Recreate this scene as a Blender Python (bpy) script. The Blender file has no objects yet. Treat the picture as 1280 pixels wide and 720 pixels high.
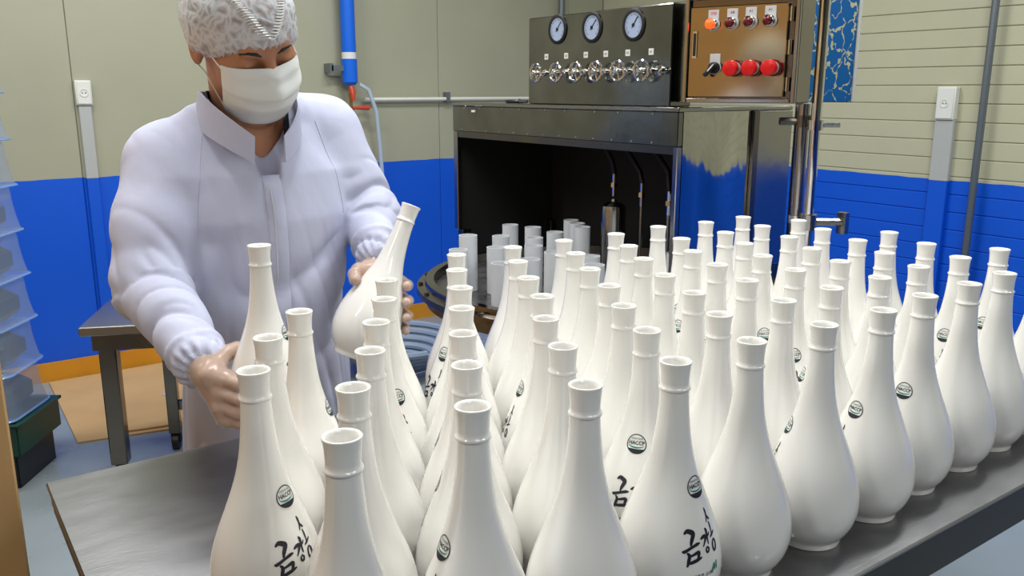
import bpy, math, random
import numpy as np
from mathutils import Vector, Matrix, Euler, noise
PI = math.pi
random.seed(7)
C = bpy.context.scene.collection
SC = bpy.context.scene
# ------------------------------------------------------------------ camera
# world axes: X runs along the long table and the back wall, Y runs across it, Z up, metres
cam = bpy.data.objects.new('camera', bpy.data.cameras.new('camera')); C.objects.link(cam)
cam.data.lens = 30.07; cam.data.sensor_width = 36; cam.data.clip_start = 0.05
cam.location = (0, 0, 1.40)
cam.rotation_euler = (math.radians(90 - 13.06), 0, math.radians(-35.4))
SC.camera = cam
cam.data.dof.use_dof = False
# ------------------------------------------------------------------ world, lamps, exposure
w = bpy.data.worlds.new('room_air'); SC.world = w; w.use_nodes = True
w.node_tree.nodes['Background'].inputs[0].default_value = (.80, .86, .95, 1)
w.node_tree.nodes['Background'].inputs[1].default_value = 0.25
SC.view_settings.view_transform = 'Standard'; SC.view_settings.look = 'None'
SC.view_settings.exposure = 0.0; SC.view_settings.gamma = 1.0
LAMPS = [(-1.5, 3.2, 26), (-1.6, 0.5, 20), (0.3, 3.3, 33), (0.5, 1.3, 38), (0.4, -1.6, 26), (2.0, 3.0, 34), (2.5, 1.0, 42), (2.4, -1.5, 26)]
LAMP_W = 1.0; CEIL = 3.0

# ------------------------------------------------------------------ helpers
class MB:
    """collects vertices and faces, linked as one mesh object"""
    def __init__(s): s.v = []; s.f = []; s.m = []; s.cur = 0
    def add(s, vs, fs):
        o = len(s.v); s.v += [tuple(map(float, v)) for v in vs]
        for f in fs: s.f.append(tuple(i + o for i in f)); s.m.append(s.cur)
        return s
    def box(s, lo, hi, M=None):
        x0, y0, z0 = lo; x1, y1, z1 = hi
        vs = [(x0,y0,z0),(x1,y0,z0),(x1,y1,z0),(x0,y1,z0),(x0,y0,z1),(x1,y0,z1),(x1,y1,z1),(x0,y1,z1)]
        if M: vs = [M @ Vector(v) for v in vs]
        return s.add(vs, [(3,2,1,0),(4,5,6,7),(0,1,5,4),(1,2,6,5),(2,3,7,6),(3,0,4,7)])
    def bbox(s, lo, hi, b=.003, M=None):
        """box with chamfered vertical and top edges"""
        x0,y0,z0 = lo; x1,y1,z1 = hi
        rings = []
        for z, k in ((z0, b), (z0 + b, 0), (z1 - b, 0), (z1, b)):
            a0,a1,c0,c1 = x0+k, x1-k, y0+k, y1-k
            rings.append([(a0+b,c0,z),(a1-b,c0,z),(a1,c0+b,z),(a1,c1-b,z),(a1-b,c1,z),(a0+b,c1,z),(a0,c1-b,z),(a0,c0+b,z)])
        vs = [v for r in rings for v in r]
        if M: vs = [M @ Vector(v) for v in vs]
        fs = [tuple(range(7,-1,-1)), tuple(range(24,32))]
        for r in range(3):
            for i in range(8):
                j = (i+1) % 8; fs.append((r*8+i, r*8+j, r*8+8+j, r*8+8+i))
        return s.add(vs, fs)
    def tube(s, pts, r, n=12, caps=True, M=None):
        P = [Vector(p) for p in pts]; R = r if isinstance(r, (list, tuple)) else [r]*len(P)
        vs = []; fs = []; up = None
        for i, p in enumerate(P):
            t = (P[min(i+1, len(P)-1)] - P[max(i-1, 0)]).normalized()
            if up is None:
                up = t.orthogonal().normalized()
            up = (up - t*up.dot(t)).normalized(); sd = t.cross(up)
            for k in range(n):
                a = 2*PI*k/n; q = p + (up*math.cos(a) + sd*math.sin(a))*R[i]
                vs.append(M @ q if M else q)
        for i in range(len(P)-1):
            for k in range(n):
                j = (k+1) % n; fs.append((i*n+k, i*n+j, (i+1)*n+j, (i+1)*n+k))
        if caps: fs += [tuple(range(n-1,-1,-1)), tuple(range((len(P)-1)*n, len(P)*n))]
        return s.add(vs, fs)
    def lathe(s, prof, n=32, M=None, cap0=False, cap1=False):
        vs = []; fs = []
        for r, z in prof:
            for k in range(n):
                a = 2*PI*k/n; q = Vector((r*math.cos(a), r*math.sin(a), z)); vs.append(M @ q if M else q)
        for i in range(len(prof)-1):
            for k in range(n):
                j = (k+1) % n; fs.append((i*n+k, i*n+j, (i+1)*n+j, (i+1)*n+k))
        if cap0: fs.append(tuple(range(n-1,-1,-1)))
        if cap1: fs.append(tuple(range((len(prof)-1)*n, len(prof)*n)))
        return s.add(vs, fs)
    def torus(s, R, r, n=28, m=8, M=None):
        vs = []; fs = []
        for i in range(n):
            a = 2*PI*i/n
            for k in range(m):
                b = 2*PI*k/m; q = Vector(((R+r*math.cos(b))*math.cos(a), (R+r*math.cos(b))*math.sin(a), r*math.sin(b)))
                vs.append(M @ q if M else q)
        for i in range(n):
            for k in range(m):
                i2=(i+1)%n; k2=(k+1)%m; fs.append((i*m+k, i2*m+k, i2*m+k2, i*m+k2))
        return s.add(vs, fs)
    def mesh(s, name, mats, smooth=35):
        me = bpy.data.meshes.new(name); me.from_pydata(s.v, [], s.f)
        for m in (mats if isinstance(mats, (list, tuple)) else [mats]): me.materials.append(m)
        if any(s.m): me.polygons.foreach_set('material_index', s.m)
        if smooth:
            me.polygons.foreach_set('use_smooth', [True]*len(me.polygons))
            me.set_sharp_from_angle(angle=math.radians(smooth))
        me.update(); return me
    def build(s, name, mats, parent=None, smooth=35, loc=None):
        return link(name, s.mesh(name, mats, smooth), parent, loc)
def link(name, data, parent=None, loc=None):
    o = bpy.data.objects.new(name, data); C.objects.link(o)
    if parent is not None: o.parent = parent
    if loc is not None: o.location = loc
    return o
def tag(o, label=None, cat=None, group=None, kind=None):
    if label: o['label'] = label
    if cat: o['category'] = cat
    if group: o['group'] = group
    if kind: o['kind'] = kind
    return o
def thing(name, label, cat, loc=(0,0,0), rz=0, group=None):
    o = link(name, None, None, loc); o.rotation_euler = (0,0,rz); o.empty_display_size = .05
    return tag(o, label, cat, group)
def T(x, y, z): return Matrix.Translation((x, y, z))
def frame(o, xa, za):
    """matrix with origin o, local X along xa, local Z along za"""
    z = Vector(za).normalized(); x = Vector(xa); x = (x - z*x.dot(z)).normalized(); y = z.cross(x)
    M = Matrix((x, y, z)).transposed().to_4x4(); M.translation = Vector(o); return M

# ------------------------------------------------------------------ materials
def new_mat(name):
    m = bpy.data.materials.new(name); m.use_nodes = True; nt = m.node_tree
    return m, nt, nt.nodes['Principled BSDF']
def srgb(r, g, b):
    f = lambda c: (c/255/12.92 if c/255 <= .04045 else ((c/255+.055)/1.055)**2.4)
    return (f(r), f(g), f(b), 1)
def mat(name, col, rough=.5, metal=0, bump=0, bscale=200, var=0, vscale=6, stretch=None, rvar=0, spec=.5, emit=0, coat=0, bdist=.001):
    m, nt, p = new_mat(name); L = nt.links; N = nt.nodes
    p.inputs['Base Color'].default_value = col; p.inputs['Roughness'].default_value = rough
    p.inputs['Metallic'].default_value = metal; p.inputs['Specular IOR Level'].default_value = spec
    if coat: p.inputs['Coat Weight'].default_value = coat; p.inputs['Coat Roughness'].default_value = .08
    if emit: p.inputs['Emission Color'].default_value = col; p.inputs['Emission Strength'].default_value = emit
    if bump or var or rvar:
        tc = N.new('ShaderNodeTexCoord'); mp = N.new('ShaderNodeMapping'); L.new(tc.outputs['Object'], mp.inputs[0])
        if stretch: mp.inputs['Scale'].default_value = stretch
        if bump:
            n = N.new('ShaderNodeTexNoise'); n.inputs['Scale'].default_value = bscale; n.inputs['Detail'].default_value = 4
            L.new(mp.outputs[0], n.inputs['Vector']); b = N.new('ShaderNodeBump')
            b.inputs['Strength'].default_value = bump; b.inputs['Distance'].default_value = bdist
            L.new(n.outputs[0], b.inputs['Height']); L.new(b.outputs[0], p.inputs['Normal'])
        if var or rvar:
            n = N.new('ShaderNodeTexNoise'); n.inputs['Scale'].default_value = vscale; n.inputs['Detail'].default_value = 6
            L.new(mp.outputs[0], n.inputs['Vector'])
        if var:
            r = N.new('ShaderNodeMapRange'); r.inputs[1].default_value = .3; r.inputs[2].default_value = .7
            r.inputs[3].default_value = 1-var; r.inputs[4].default_value = 1+var*.5; L.new(n.outputs[0], r.inputs[0])
            mx = N.new('ShaderNodeVectorMath'); mx.operation = 'SCALE'; mx.inputs[0].default_value = col[:3]
            L.new(r.outputs[0], mx.inputs['Scale']); L.new(mx.outputs[0], p.inputs['Base Color'])
        if rvar:
            r = N.new('ShaderNodeMapRange'); r.inputs[1].default_value = .3; r.inputs[2].default_value = .7
            r.inputs[3].default_value = max(.02, rough-rvar); r.inputs[4].default_value = rough+rvar
            L.new(n.outputs[0], r.inputs[0]); L.new(r.outputs[0], p.inputs['Roughness'])
    return m
BLUE = srgb(0, 84, 210); BEIGE = srgb(164, 163, 142)
def wall_mat(name, beige):
    """painted wall: blue up to 0.985 m, beige above, a slightly uneven paint edge"""
    m, nt, p = new_mat(name); N = nt.nodes; L = nt.links
    g = N.new('ShaderNodeNewGeometry'); s = N.new('ShaderNodeSeparateXYZ'); L.new(g.outputs['Position'], s.inputs[0])
    n = N.new('ShaderNodeTexNoise'); n.inputs['Scale'].default_value = 9; L.new(g.outputs['Position'], n.inputs['Vector'])
    a = N.new('ShaderNodeMath'); a.operation = 'MULTIPLY_ADD'; a.inputs[1].default_value = .010; L.new(n.outputs[0], a.inputs[0]); L.new(s.outputs['Z'], a.inputs[2])
    c = N.new('ShaderNodeMath'); c.operation = 'GREATER_THAN'; c.inputs[1].default_value = .990; L.new(a.outputs[0], c.inputs[0])
    n2 = N.new('ShaderNodeTexNoise'); n2.inputs['Scale'].default_value = 1.6; n2.inputs['Detail'].default_value = 5; L.new(g.outputs['Position'], n2.inputs['Vector'])
    mx = N.new('ShaderNodeMix'); mx.data_type = 'RGBA'; mx.inputs['A'].default_value = BLUE; mx.inputs['B'].default_value = beige; L.new(c.outputs[0], mx.inputs['Factor'])
    r = N.new('ShaderNodeMapRange'); r.inputs[1].default_value = .3; r.inputs[2].default_value = .7; r.inputs[3].default_value = .94; r.inputs[4].default_value = 1.05; L.new(n2.outputs[0], r.inputs[0])
    v = N.new('ShaderNodeVectorMath'); v.operation = 'SCALE'; L.new(mx.outputs['Result'], v.inputs[0]); L.new(r.outputs[0], v.inputs['Scale'])
    L.new(v.outputs[0], p.inputs['Base Color']); p.inputs['Roughness'].default_value = .42
    b = N.new('ShaderNodeBump'); b.inputs['Strength'].default_value = .15; b.inputs['Distance'].default_value = .001
    n3 = N.new('ShaderNodeTexNoise'); n3.inputs['Scale'].default_value = 60; L.new(g.outputs['Position'], n3.inputs['Vector']); L.new(n3.outputs[0], b.inputs['Height']); L.new(b.outputs[0], p.inputs['Normal'])
    return m
M = {}
M['wall'] = wall_mat('painted_panel', BEIGE); M['wall_r'] = wall_mat('painted_siding', srgb(185, 182, 155))
M['floor'] = mat('floor_epoxy', srgb(140, 150, 156), .28, var=.12, vscale=2.2, rvar=.08, bump=.1, bscale=30)
M['ceil'] = mat('ceiling_white', srgb(215, 215, 210), .8)
M['orange'] = mat('baseboard_orange', srgb(205, 138, 30), .4, var=.1)
M['ceramic'] = mat('glazed_ceramic', srgb(237, 234, 229), .13, spec=.5, coat=.4)
M['black_ink'] = mat('ink', srgb(22, 20, 38), .5); M['green_ink'] = mat('green_ink', srgb(20, 130, 110), .5); M['badge_white'] = mat('badge_white', srgb(232, 234, 228), .4)
M['steel'] = mat('polished_steel', (.40,.39,.37,1), .16, 1, bump=.25, bscale=5, rvar=.06, vscale=4, bdist=.004)
M['steel_dark'] = mat('dark_steel', (.19,.17,.145,1), .2, 1, bump=.2, bscale=6, rvar=.08, bdist=.003)
M['mirror'] = mat('wavy_mirror_steel', (.58,.57,.54,1), .06, 1, bump=.8, bscale=5, bdist=.012, stretch=(1,1,.22))
M['panel_steel'] = mat('panel_steel', (.25,.245,.23,1), .12, 1, bump=.35, bscale=4, rvar=.05, vscale=8, bdist=.006, var=.2)
M['door_steel'] = mat('brown_reflection_steel', (.42,.34,.22,1), .12, 1, bump=.08, bscale=3, bdist=.003)  # plain steel door; the brown reflection of cartons is tinted into its colour
M['brush'] = mat('brushed_steel', (.29,.287,.295,1), .34, 1, bump=.35, bscale=260, stretch=(.35,1,1), rvar=.03, vscale=30, bdist=.0004, var=.06)
M['table2'] = mat('work_table_steel', (.42,.41,.39,1), .25, 1, bump=.2, bscale=200, stretch=(.1,1,1), bdist=.0004)
M['chrome'] = mat('chrome', (.75,.74,.72,1), .08, 1)
M['black'] = mat('black_rubber', srgb(18,18,20), .45); M['interior'] = mat('dark_interior', srgb(26,24,22), .6, bump=.2, bscale=20)  # interior: near-black colour for the housing's inner walls and the pedestal
M['pvc'] = mat('grey_pvc', srgb(208, 210, 214), .35, spec=.4)
M['pvc_in'] = mat('grey_pvc_inside', srgb(150, 152, 156), .5)
M['deck'] = mat('dark_deck', (.14,.14,.14,1), .32, .8, rvar=.1, vscale=12)
M['plastic_white'] = mat('white_plastic', srgb(222, 222, 216), .4)
M['conduit'] = mat('grey_conduit', srgb(176, 178, 176), .4)
M['conduit_blue'] = mat('blue_painted_conduit', srgb(0, 84, 210), .42)
M['blue_pipe'] = mat('blue_plastic_wrap', srgb(5, 100, 220), .35, bump=.3, bscale=60)
M['pipe_grey'] = mat('galvanised_pipe', srgb(120, 128, 134), .35, .6)
M['red'] = mat('red_button', srgb(205, 12, 18), .3); M['dark_red'] = mat('dark_red_lens', srgb(95, 8, 10), .2, spec=.6)
M['red_valve'] = mat('red_handle', srgb(190, 60, 35), .4); M['brass'] = mat('brass', (.5,.33,.15,1), .3, 1)
M['card'] = mat('corrugated_board', srgb(196, 158, 108), .75, var=.08, vscale=5, bump=.15, bscale=80)
M['card_edge'] = mat('board_edge', srgb(150, 115, 70), .8)
M['dial'] = mat('dial_face', srgb(165, 180, 208), .35)
M['alu'] = mat('brushed_legend_plate', srgb(205, 205, 208), .35, .3)
M['coat'] = mat('white_cotton_coat', srgb(188, 190, 213), .8, bump=.5, bscale=6, bdist=.016, stretch=(1.2,1.2,.9))
M['skin'] = mat('skin', srgb(176, 120, 88), .5, var=.08, vscale=30); M['hair'] = mat('black_hair', srgb(28, 24, 22), .5)
M['lips'] = mat('eyelid_line', srgb(70, 42, 32), .6)
M['mask'] = mat('mask_fabric', srgb(226, 226, 222), .8, bump=.1, bscale=600)
M['shirt'] = mat('black_shirt', srgb(20, 22, 32), .7); M['trousers'] = mat('pale_trousers', srgb(205, 205, 215), .8); M['boots'] = mat('white_boots', srgb(215,215,215), .5)
M['green_crate'] = mat('green_crate', srgb(12, 58, 46), .4); M['black_crate'] = mat('black_crate', srgb(20, 22, 24), .4)
M['hosegrey'] = mat('pale_blue_hose', srgb(140, 155, 178), .45); M['red_line'] = mat('red_line', srgb(190, 30, 50), .5)
# clear film for the trays, hose, glove and hairnet
def film(name, col, rough, alpha, veins=0, gloss=.5):
    m, nt, p = new_mat(name); N = nt.nodes; L = nt.links
    p.inputs['Base Color'].default_value = col; p.inputs['Roughness'].default_value = rough
    p.inputs['Alpha'].default_value = alpha; p.inputs['Specular IOR Level'].default_value = gloss
    if veins:
        tc = N.new('ShaderNodeTexCoord')
        n0 = N.new('ShaderNodeTexNoise'); n0.inputs['Scale'].default_value = 25; L.new(tc.outputs['Object'], n0.inputs['Vector'])
        ad = N.new('ShaderNodeVectorMath'); ad.operation = 'MULTIPLY_ADD'; ad.inputs[1].default_value = (.06,.06,.03)
        L.new(n0.outputs['Color'], ad.inputs[0]); L.new(tc.outputs['Object'], ad.inputs[2])
        v = N.new('ShaderNodeTexVoronoi'); v.feature = 'DISTANCE_TO_EDGE'; v.inputs['Scale'].default_value = veins; L.new(ad.outputs[0], v.inputs['Vector'])
        r = N.new('ShaderNodeMapRange'); r.inputs[1].default_value = .0; r.inputs[2].default_value = .40; r.inputs[3].default_value = .85; r.inputs[4].default_value = alpha
        L.new(v.outputs['Distance'], r.inputs[0]); L.new(r.outputs[0], p.inputs['Alpha'])
        b = N.new('ShaderNodeBump'); b.inputs['Strength'].default_value = .5; b.inputs['Distance'].default_value = .002; b.invert = True
        L.new(v.outputs['Distance'], b.inputs['Height']); L.new(b.outputs[0], p.inputs['Normal'])
    return m
M['tray'] = film('clear_plastic', srgb(170, 188, 215), .08, .34, gloss=1.0)
M['tray_rim'] = film('clear_plastic_rim', srgb(120, 160, 220), .12, .6)
M['tube_clear'] = film('clear_tubing', srgb(190, 205, 225), .2, .75)
M['glove'] = film('thin_vinyl_glove', srgb(228, 218, 208), .25, .36, gloss=.8)
M['net'] = film('hairnet_mesh', srgb(218, 221, 226), .7, .33, veins=60)
M['lamp_orange'] = mat('lit_orange_lens', srgb(255, 70, 15), .3, emit=2.2)
def film_blue():
    m, nt, p = new_mat('scratched_blue_film'); N = nt.nodes; L = nt.links
    tc = N.new('ShaderNodeTexCoord'); mp = N.new('ShaderNodeMapping'); mp.inputs['Scale'].default_value = (34, 34, 22); L.new(tc.outputs['Object'], mp.inputs[0])
    n0 = N.new('ShaderNodeTexNoise'); n0.inputs['Scale'].default_value = 1.2; L.new(mp.outputs[0], n0.inputs['Vector'])
    ad = N.new('ShaderNodeVectorMath'); ad.operation = 'MULTIPLY_ADD'; ad.inputs[1].default_value = (1.2,1.2,1.2); L.new(n0.outputs['Color'], ad.inputs[0]); L.new(mp.outputs[0], ad.inputs[2])
    v = N.new('ShaderNodeTexVoronoi'); v.feature = 'DISTANCE_TO_EDGE'; v.inputs['Scale'].default_value = .8; L.new(ad.outputs[0], v.inputs['Vector'])
    n = N.new('ShaderNodeTexNoise'); n.inputs['Scale'].default_value = 3; n.inputs['Detail'].default_value = 6; L.new(mp.outputs[0], n.inputs['Vector'])
    s = N.new('ShaderNodeMath'); s.operation = 'MULTIPLY_ADD'; s.inputs[1].default_value = .26; s.inputs[2].default_value = -.10; L.new(n.outputs[0], s.inputs[0])
    c = N.new('ShaderNodeMath'); c.operation = 'LESS_THAN'; L.new(v.outputs['Distance'], c.inputs[0]); L.new(s.outputs[0], c.inputs[1])
    mx = N.new('ShaderNodeMix'); mx.data_type = 'RGBA'; mx.inputs['A'].default_value = srgb(8, 82, 140); mx.inputs['B'].default_value = srgb(168, 165, 130)
    L.new(c.outputs[0], mx.inputs['Factor']); L.new(mx.outputs['Result'], p.inputs['Base Color']); p.inputs['Roughness'].default_value = .35
    return m
M['blue_film'] = film_blue()

# ------------------------------------------------------------------ the room
BW, RW_, LX, FY = 4.58, 4.01, -7.2, -6.2     # back wall y, right wall x, left wall x, front wall y
tag(MB().box((LX, FY, -.1), (RW_, BW, 0)).build('floor', M['floor'], smooth=0), kind='structure')
tag(MB().box((LX, FY, CEIL), (RW_, BW, CEIL+.1)).build('ceiling', M['ceil'], smooth=0), kind='structure')
wb = tag(MB().box((LX, BW+.012, 0), (RW_+.1, BW+.1, CEIL)).build('wall_back', M['wall'], smooth=0), kind='structure')
x = RW_ - .29 - 8
xs = sorted(set([LX] + [max(LX, min(RW_, .712 + k)) for k in range(-8, 4)] + [RW_]))
for x0, x1 in zip(xs, xs[1:]):
    if x1 - x0 > .01: MB().bbox((x0+.0015, BW-.0, 0), (x1-.0015, BW+.0125, CEIL), .002).build('wall_panel', M['wall'], wb, smooth=0)
wr = tag(MB().box((RW_+.012, FY, 0), (RW_+.1, BW, CEIL)).build('wall_right', M['wall_r'], smooth=0), kind='structure')
bh = .0835
sid = None
for k in range(int(CEIL/bh)+1):
    z0 = k*bh; z1 = min(CEIL, z0+bh)
    if z1-z0 < .02: continue
    mb = MB()
    if sid is None or z1-z0 < bh-.001:
        mb.bbox((RW_, FY, .0008), (RW_+.0125, BW, z1-z0-.0008), .0035); sid = mb.mesh('siding_board', M['wall_r'], 0)
    o = link('siding_board', sid, wr, (0, 0, z0))
tag(MB().box((LX-.1, FY, 0), (LX, BW, CEIL)).build('wall_left', M['wall'], smooth=0), kind='structure')
tag(MB().box((LX, FY-.1, 0), (RW_, FY, CEIL)).build('wall_front', M['wall'], smooth=0), kind='structure')
tag(MB().box((LX, BW-.012, 0), (RW_, BW, .095)).build('baseboard_back', M['orange'], smooth=0), kind='structure')
tag(MB().box((RW_-.012, FY, 0), (RW_, BW-.012, .095)).build('baseboard_right', M['orange'], smooth=0), kind='structure')
housing = MB().bbox((-.62, -.09, 0), (.62, .09, .05), .01).mesh('housing', M['plastic_white'])
LWHERE = ['high over the clear tray stack','high over the carton stacks at the left','above the worker and back wall','right above the packing table','behind the camera on the left','above the rinsing machine','over the right end of the packing table','behind the camera on the right']
for i, (lx, ly, lw) in enumerate(LAMPS):
    t = thing('ceiling_lamp', 'white fluorescent ceiling lamp out of view, %s' % LWHERE[i], 'lamp', (lx, ly, CEIL-.05), 0, 'fluorescent ceiling lamps')
    link('housing', housing, t)
    ld = bpy.data.lights.new('tube_light', 'AREA'); ld.shape = 'RECTANGLE'; ld.size = 1.2; ld.size_y = .16
    ld.energy = lw*LAMP_W; ld.color = (.97, 1, .985)
    lo = link('tube_light', ld, t, (0, 0, -.006))

# wall fittings ------------------------------------------------------
def outlet(name, label, M4, h=.115, wd=.07, d=.03):
    """M4: local x across, y up, z out of the wall, origin at box centre"""
    t = thing(name, label, 'outlet', M4.translation)
    R = M4.to_3x3().to_4x4()
    MB().bbox((-wd/2,-h/2,0),(wd/2,h/2,d), .004, R).build('back_box', M['plastic_white'], t)
    MB().bbox((-wd/2+.006,-h/2+.006,d),(wd/2-.006,h/2-.006,d+.004), .0015, R).build('cover_plate', M['plastic_white'], t)
    mb = MB(); mb.lathe([(.019,d+.004),(.019,d+.007),(.016,d+.007),(.015,d+.0045),(0.0005,d+.0045)], 24, R)
    s = mb.build('socket', M['plastic_white'], t)
    mb = MB()
    for sx in (-.0075,.0075): mb.lathe([(.0028,d+.0047),(.0028,d+.0055),(.0002,d+.0055)], 10, R @ T(sx,0,0))
    mb.build('pin_hole', M['black'], s)
    return t
RB = frame((0,0,0),(1,0,0),(0,-1,0))           # facing -Y (back wall)
RB = Matrix(((1,0,0,0),(0,0,-1,0),(0,1,0,0),(0,0,0,1)))      # x->X, y->Z, z->-Y
RR = Matrix(((0,0,-1,0),(-1,0,0,0),(0,1,0,0),(0,0,0,1)))     # x->-Y, y->Z, z->-X
outlet('wall_outlet', 'small white socket box on the beige wall left of the worker', T(.752, BW, 1.385) @ RB)
outlet('wall_outlet', 'white socket box on the ribbed wall above grey conduit, right', T(RW_, 2.135, 1.338) @ RR, .15, .088, .04)
t = thing('cable_conduit', 'flat grey conduit down the wall left of the worker, lower half painted blue', 'conduit', (.752, BW, 0))
MB().bbox((-.028,-.022,.98),(.028,0,1.327), .003).build('upper_run', M['conduit'], t)
MB().bbox((-.028,-.022,.095),(.028,0,.98), .003).build('lower_run', M['conduit_blue'], t)
t = thing('cable_conduit', 'wide grey conduit below right socket box, painted blue below the band', 'conduit', (RW_, 2.135, 0))
MB().bbox((-.03,-.045,.98),(0,.045,1.263), .003).build('upper_run', M['conduit'], t)
MB().bbox((-.03,-.045,.095),(0,.045,.98), .003).build('lower_run', M['conduit_blue'], t)
t = thing('vertical_pipe', 'thin grey metal pipe up the right wall beside the socket box', 'pipe', (RW_-.05, 1.955, 0))
MB().tube([(0,0,0),(0,0,CEIL)], .0165).build('pipe_run', M['pipe_grey'], t)
for z in (.35, 1.95): MB().box((-.02,-.03,z),(.05,.03,z+.03)).build('wall_clip', M['pipe_grey'], t)
t = thing('vertical_pipe', 'grey pipe running up the wall behind the gauge cabinet', 'pipe', (3.62, BW-.04, 0))
MB().tube([(0,0,0),(0,0,CEIL)], .02).build('pipe_run', M['pipe_grey'], t)
for z in (.5, 2.2): MB().box((-.03,-.02,z),(.03,.04,z+.03)).build('wall_clip', M['pipe_grey'], t)
# blue pipe with valve
t = thing('blue_pipe', 'thick blue wrapped pipe coming down the wall behind the worker, red valve below', 'pipe', (2.10, BW-.07, 0))
MB().tube([(0,0,CEIL),(0,0,1.60)], .040, 20).build('wrapped_pipe', M['blue_pipe'], t)
MB().tube([(0,0,1.60),(0,0,1.565)], .0405, 20).build('tape_band', M['plastic_white'], t)
MB().tube([(0,0,1.565),(0,0,1.44),(0,0,1.425)], [.043,.043,.03], 20).build('pipe_end', M['blue_pipe'], t)
MB().tube([(0,0,1.425),(0,0,1.25)], .010, 12).tube([(0,0,1.38),(0,0,1.36)],.018,8).tube([(0,0,1.30),(0,0,1.275)],.017,8).build('valve_stem', M['brass'], t)
mb = MB(); mb.tube([(0,-.012,1.415),(0,-.03,1.38),(0,-.032,1.34)], [.016,.015,.010], 10).tube([(.0,-.02,1.30),(.10,-.02,1.30)], [.008,.013], 10); mb.build('valve_handle', M['red_valve'], t)
MB().box((-.11,-.012,1.50),(-.02,.012,1.53)).box((-.12,-.012,1.49),(-.10,.07,1.54)).build('pipe_bracket', M['pipe_grey'], t)
t = thing('white_pipe', 'thin white water pipe running level along the beige wall', 'pipe', (0, BW-.03, 1.345))
MB().tube([(2.2,0,0),(3.6,0,0)], .011).build('pipe_run', M['plastic_white'], t)
MB().box((2.74,-.016,-.016),(2.765,.03,.04)).build('pipe_clip', M['pipe_grey'], t)
pts = [(2.15,BW-.08,1.43),(2.20,BW-.09,1.40),(2.245,BW-.09,1.28),(2.27,BW-.07,1.1),(2.29,BW-.05,.9),(2.30,BW-.05,.6),(2.28,BW-.06,.3),(2.25,BW-.10,.02)]
tag(MB().tube(pts, .012, 10).build('clear_hose', M['tube_clear']), 'clear bluish hose hanging from the blue pipe valve down the wall', 'hose')

# ------------------------------------------------------------------ main table
TZ = .845
t = thing('packing_table', 'long stainless steel packing table carrying the white bottles', 'table', (1.0, .9125, 0))
X0, X1, Y0, Y1 = .1115-1.0, 2.0-1.0, .50-.9125, 1.325-.9125
M['frame_black'] = mat('black_frame_steel', srgb(34,33,33), .35, .3)
mb = MB(); mb.bbox((X0, Y0, TZ-.007), (X1, Y1, TZ), .0020)
mb.build('table_top', M['brush'], t, smooth=0)
for (p0, p1) in (((X0+.004,Y0+.003,TZ-.036),(X1-.004,Y0+.03,TZ-.0072)), ((X0+.004,Y1-.03,TZ-.036),(X1-.004,Y1-.003,TZ-.0072)), ((X0+.003,Y0+.0305,TZ-.036),(X0+.03,Y1-.0305,TZ-.0072)), ((X0+.03,Y0+.03,TZ-.10),(X1-.03,Y0+.055,TZ-.0365)), ((X0+.03,Y1-.055,TZ-.10),(X1-.03,Y1-.03,TZ-.0365)), ((X0+.03,Y0+.055,TZ-.10),(X0+.055,Y1-.055,TZ-.0365)), ((X1-.055,Y0+.055,TZ-.10),(X1-.03,Y1-.055,TZ-.0365))):
    MB().bbox(p0, p1, .002).build('apron_rail', M['frame_black'], t)
for lx in (X0+.09, X1-.05):
    for ly in (Y0+.05, Y1-.05): MB().bbox((lx-.02,ly-.02,0),(lx+.02,ly+.02,TZ-.10), .004).build('leg', M['steel_dark'], t)
MB().bbox((X0+.09,Y0+.06,.18),(X1-.05,Y1-.06,.20), .003).build('lower_shelf', M['steel_dark'], t)
# cartons on the shelf below, just peeking out at the table's left end
def carton(name, label, lo, hi, group=None, rz=0):
    c = ((lo[0]+hi[0])/2, (lo[1]+hi[1])/2, lo[2]); w_, d_, h_ = [(hi[i]-lo[i]) for i in range(3)]
    t = thing(name, label, 'box', c, rz, group)
    MB().bbox((-w_/2,-d_/2,0),(w_/2,d_/2,h_), .003).build('carton_body', M['card'], t, smooth=0)
    for s in (-1, 1):
        MB().box((-w_/2+.001, .001 if s>0 else -d_/2+.001, h_),(w_/2-.001, d_/2-.001 if s>0 else -.001, h_+.003)).build('top_flap', M['card'], t, smooth=0)
    return t
carton('cardboard_box', 'tan cardboard box under the left end of the packing table', (.115,.56,.203),(.60,.90,.50))
carton('cardboard_box', 'lower tan carton on the table shelf nearer the worker', (.120,.93,.203),(.60,1.24,.46))
carton('cardboard_box', 'upper tan carton under the table top at its left end', (.113,.60,.506),(.58,1.20,.72))

# ------------------------------------------------------------------ bottles
PROF = [(0,.004),(.034,.003),(.0365,0),(.0395,.0005),(.0403,.003),(.0403,.0065),(.0415,.0095),(.0455,.0140),(.0500,.021),(.0538,.029),(.0568,.039),(.0583,.049),(.0585,.057),(.0579,.067),(.0564,.077),(.0540,.088),(.0508,.099),(.0470,.110),(.0427,.121),(.0383,.132),(.0340,.143),(.0300,.154),(.0265,.165),(.0236,.176),(.0211,.188),(.0192,.200),(.0176,.213),(.0164,.226),(.0156,.238),(.0151,.249)]
MOUTH = [(.0151,.249),(.0163,.2498),(.0168,.2512),(.0163,.2527),(.0150,.2536),(.0149,.258),(.0151,.264),(.0155,.270),(.0162,.2755),(.0169,.2785),(.0170,.2795),(.0164,.2802),(.0150,.2801),(.0138,.2792),(.0128,.275),(.0120,.268),(.0118,.25),(.0118,.20),(.0100,.198),(.0003,.198)]
PZ = [p[1] for p in PROF[2:]]; PR = [p[0] for p in PROF[2:]]
def Rz(z): return float(np.interp(z, PZ, PR))
body_me = MB().lathe(PROF, 64).mesh('bottle_body', M['ceramic'], 50)
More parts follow.
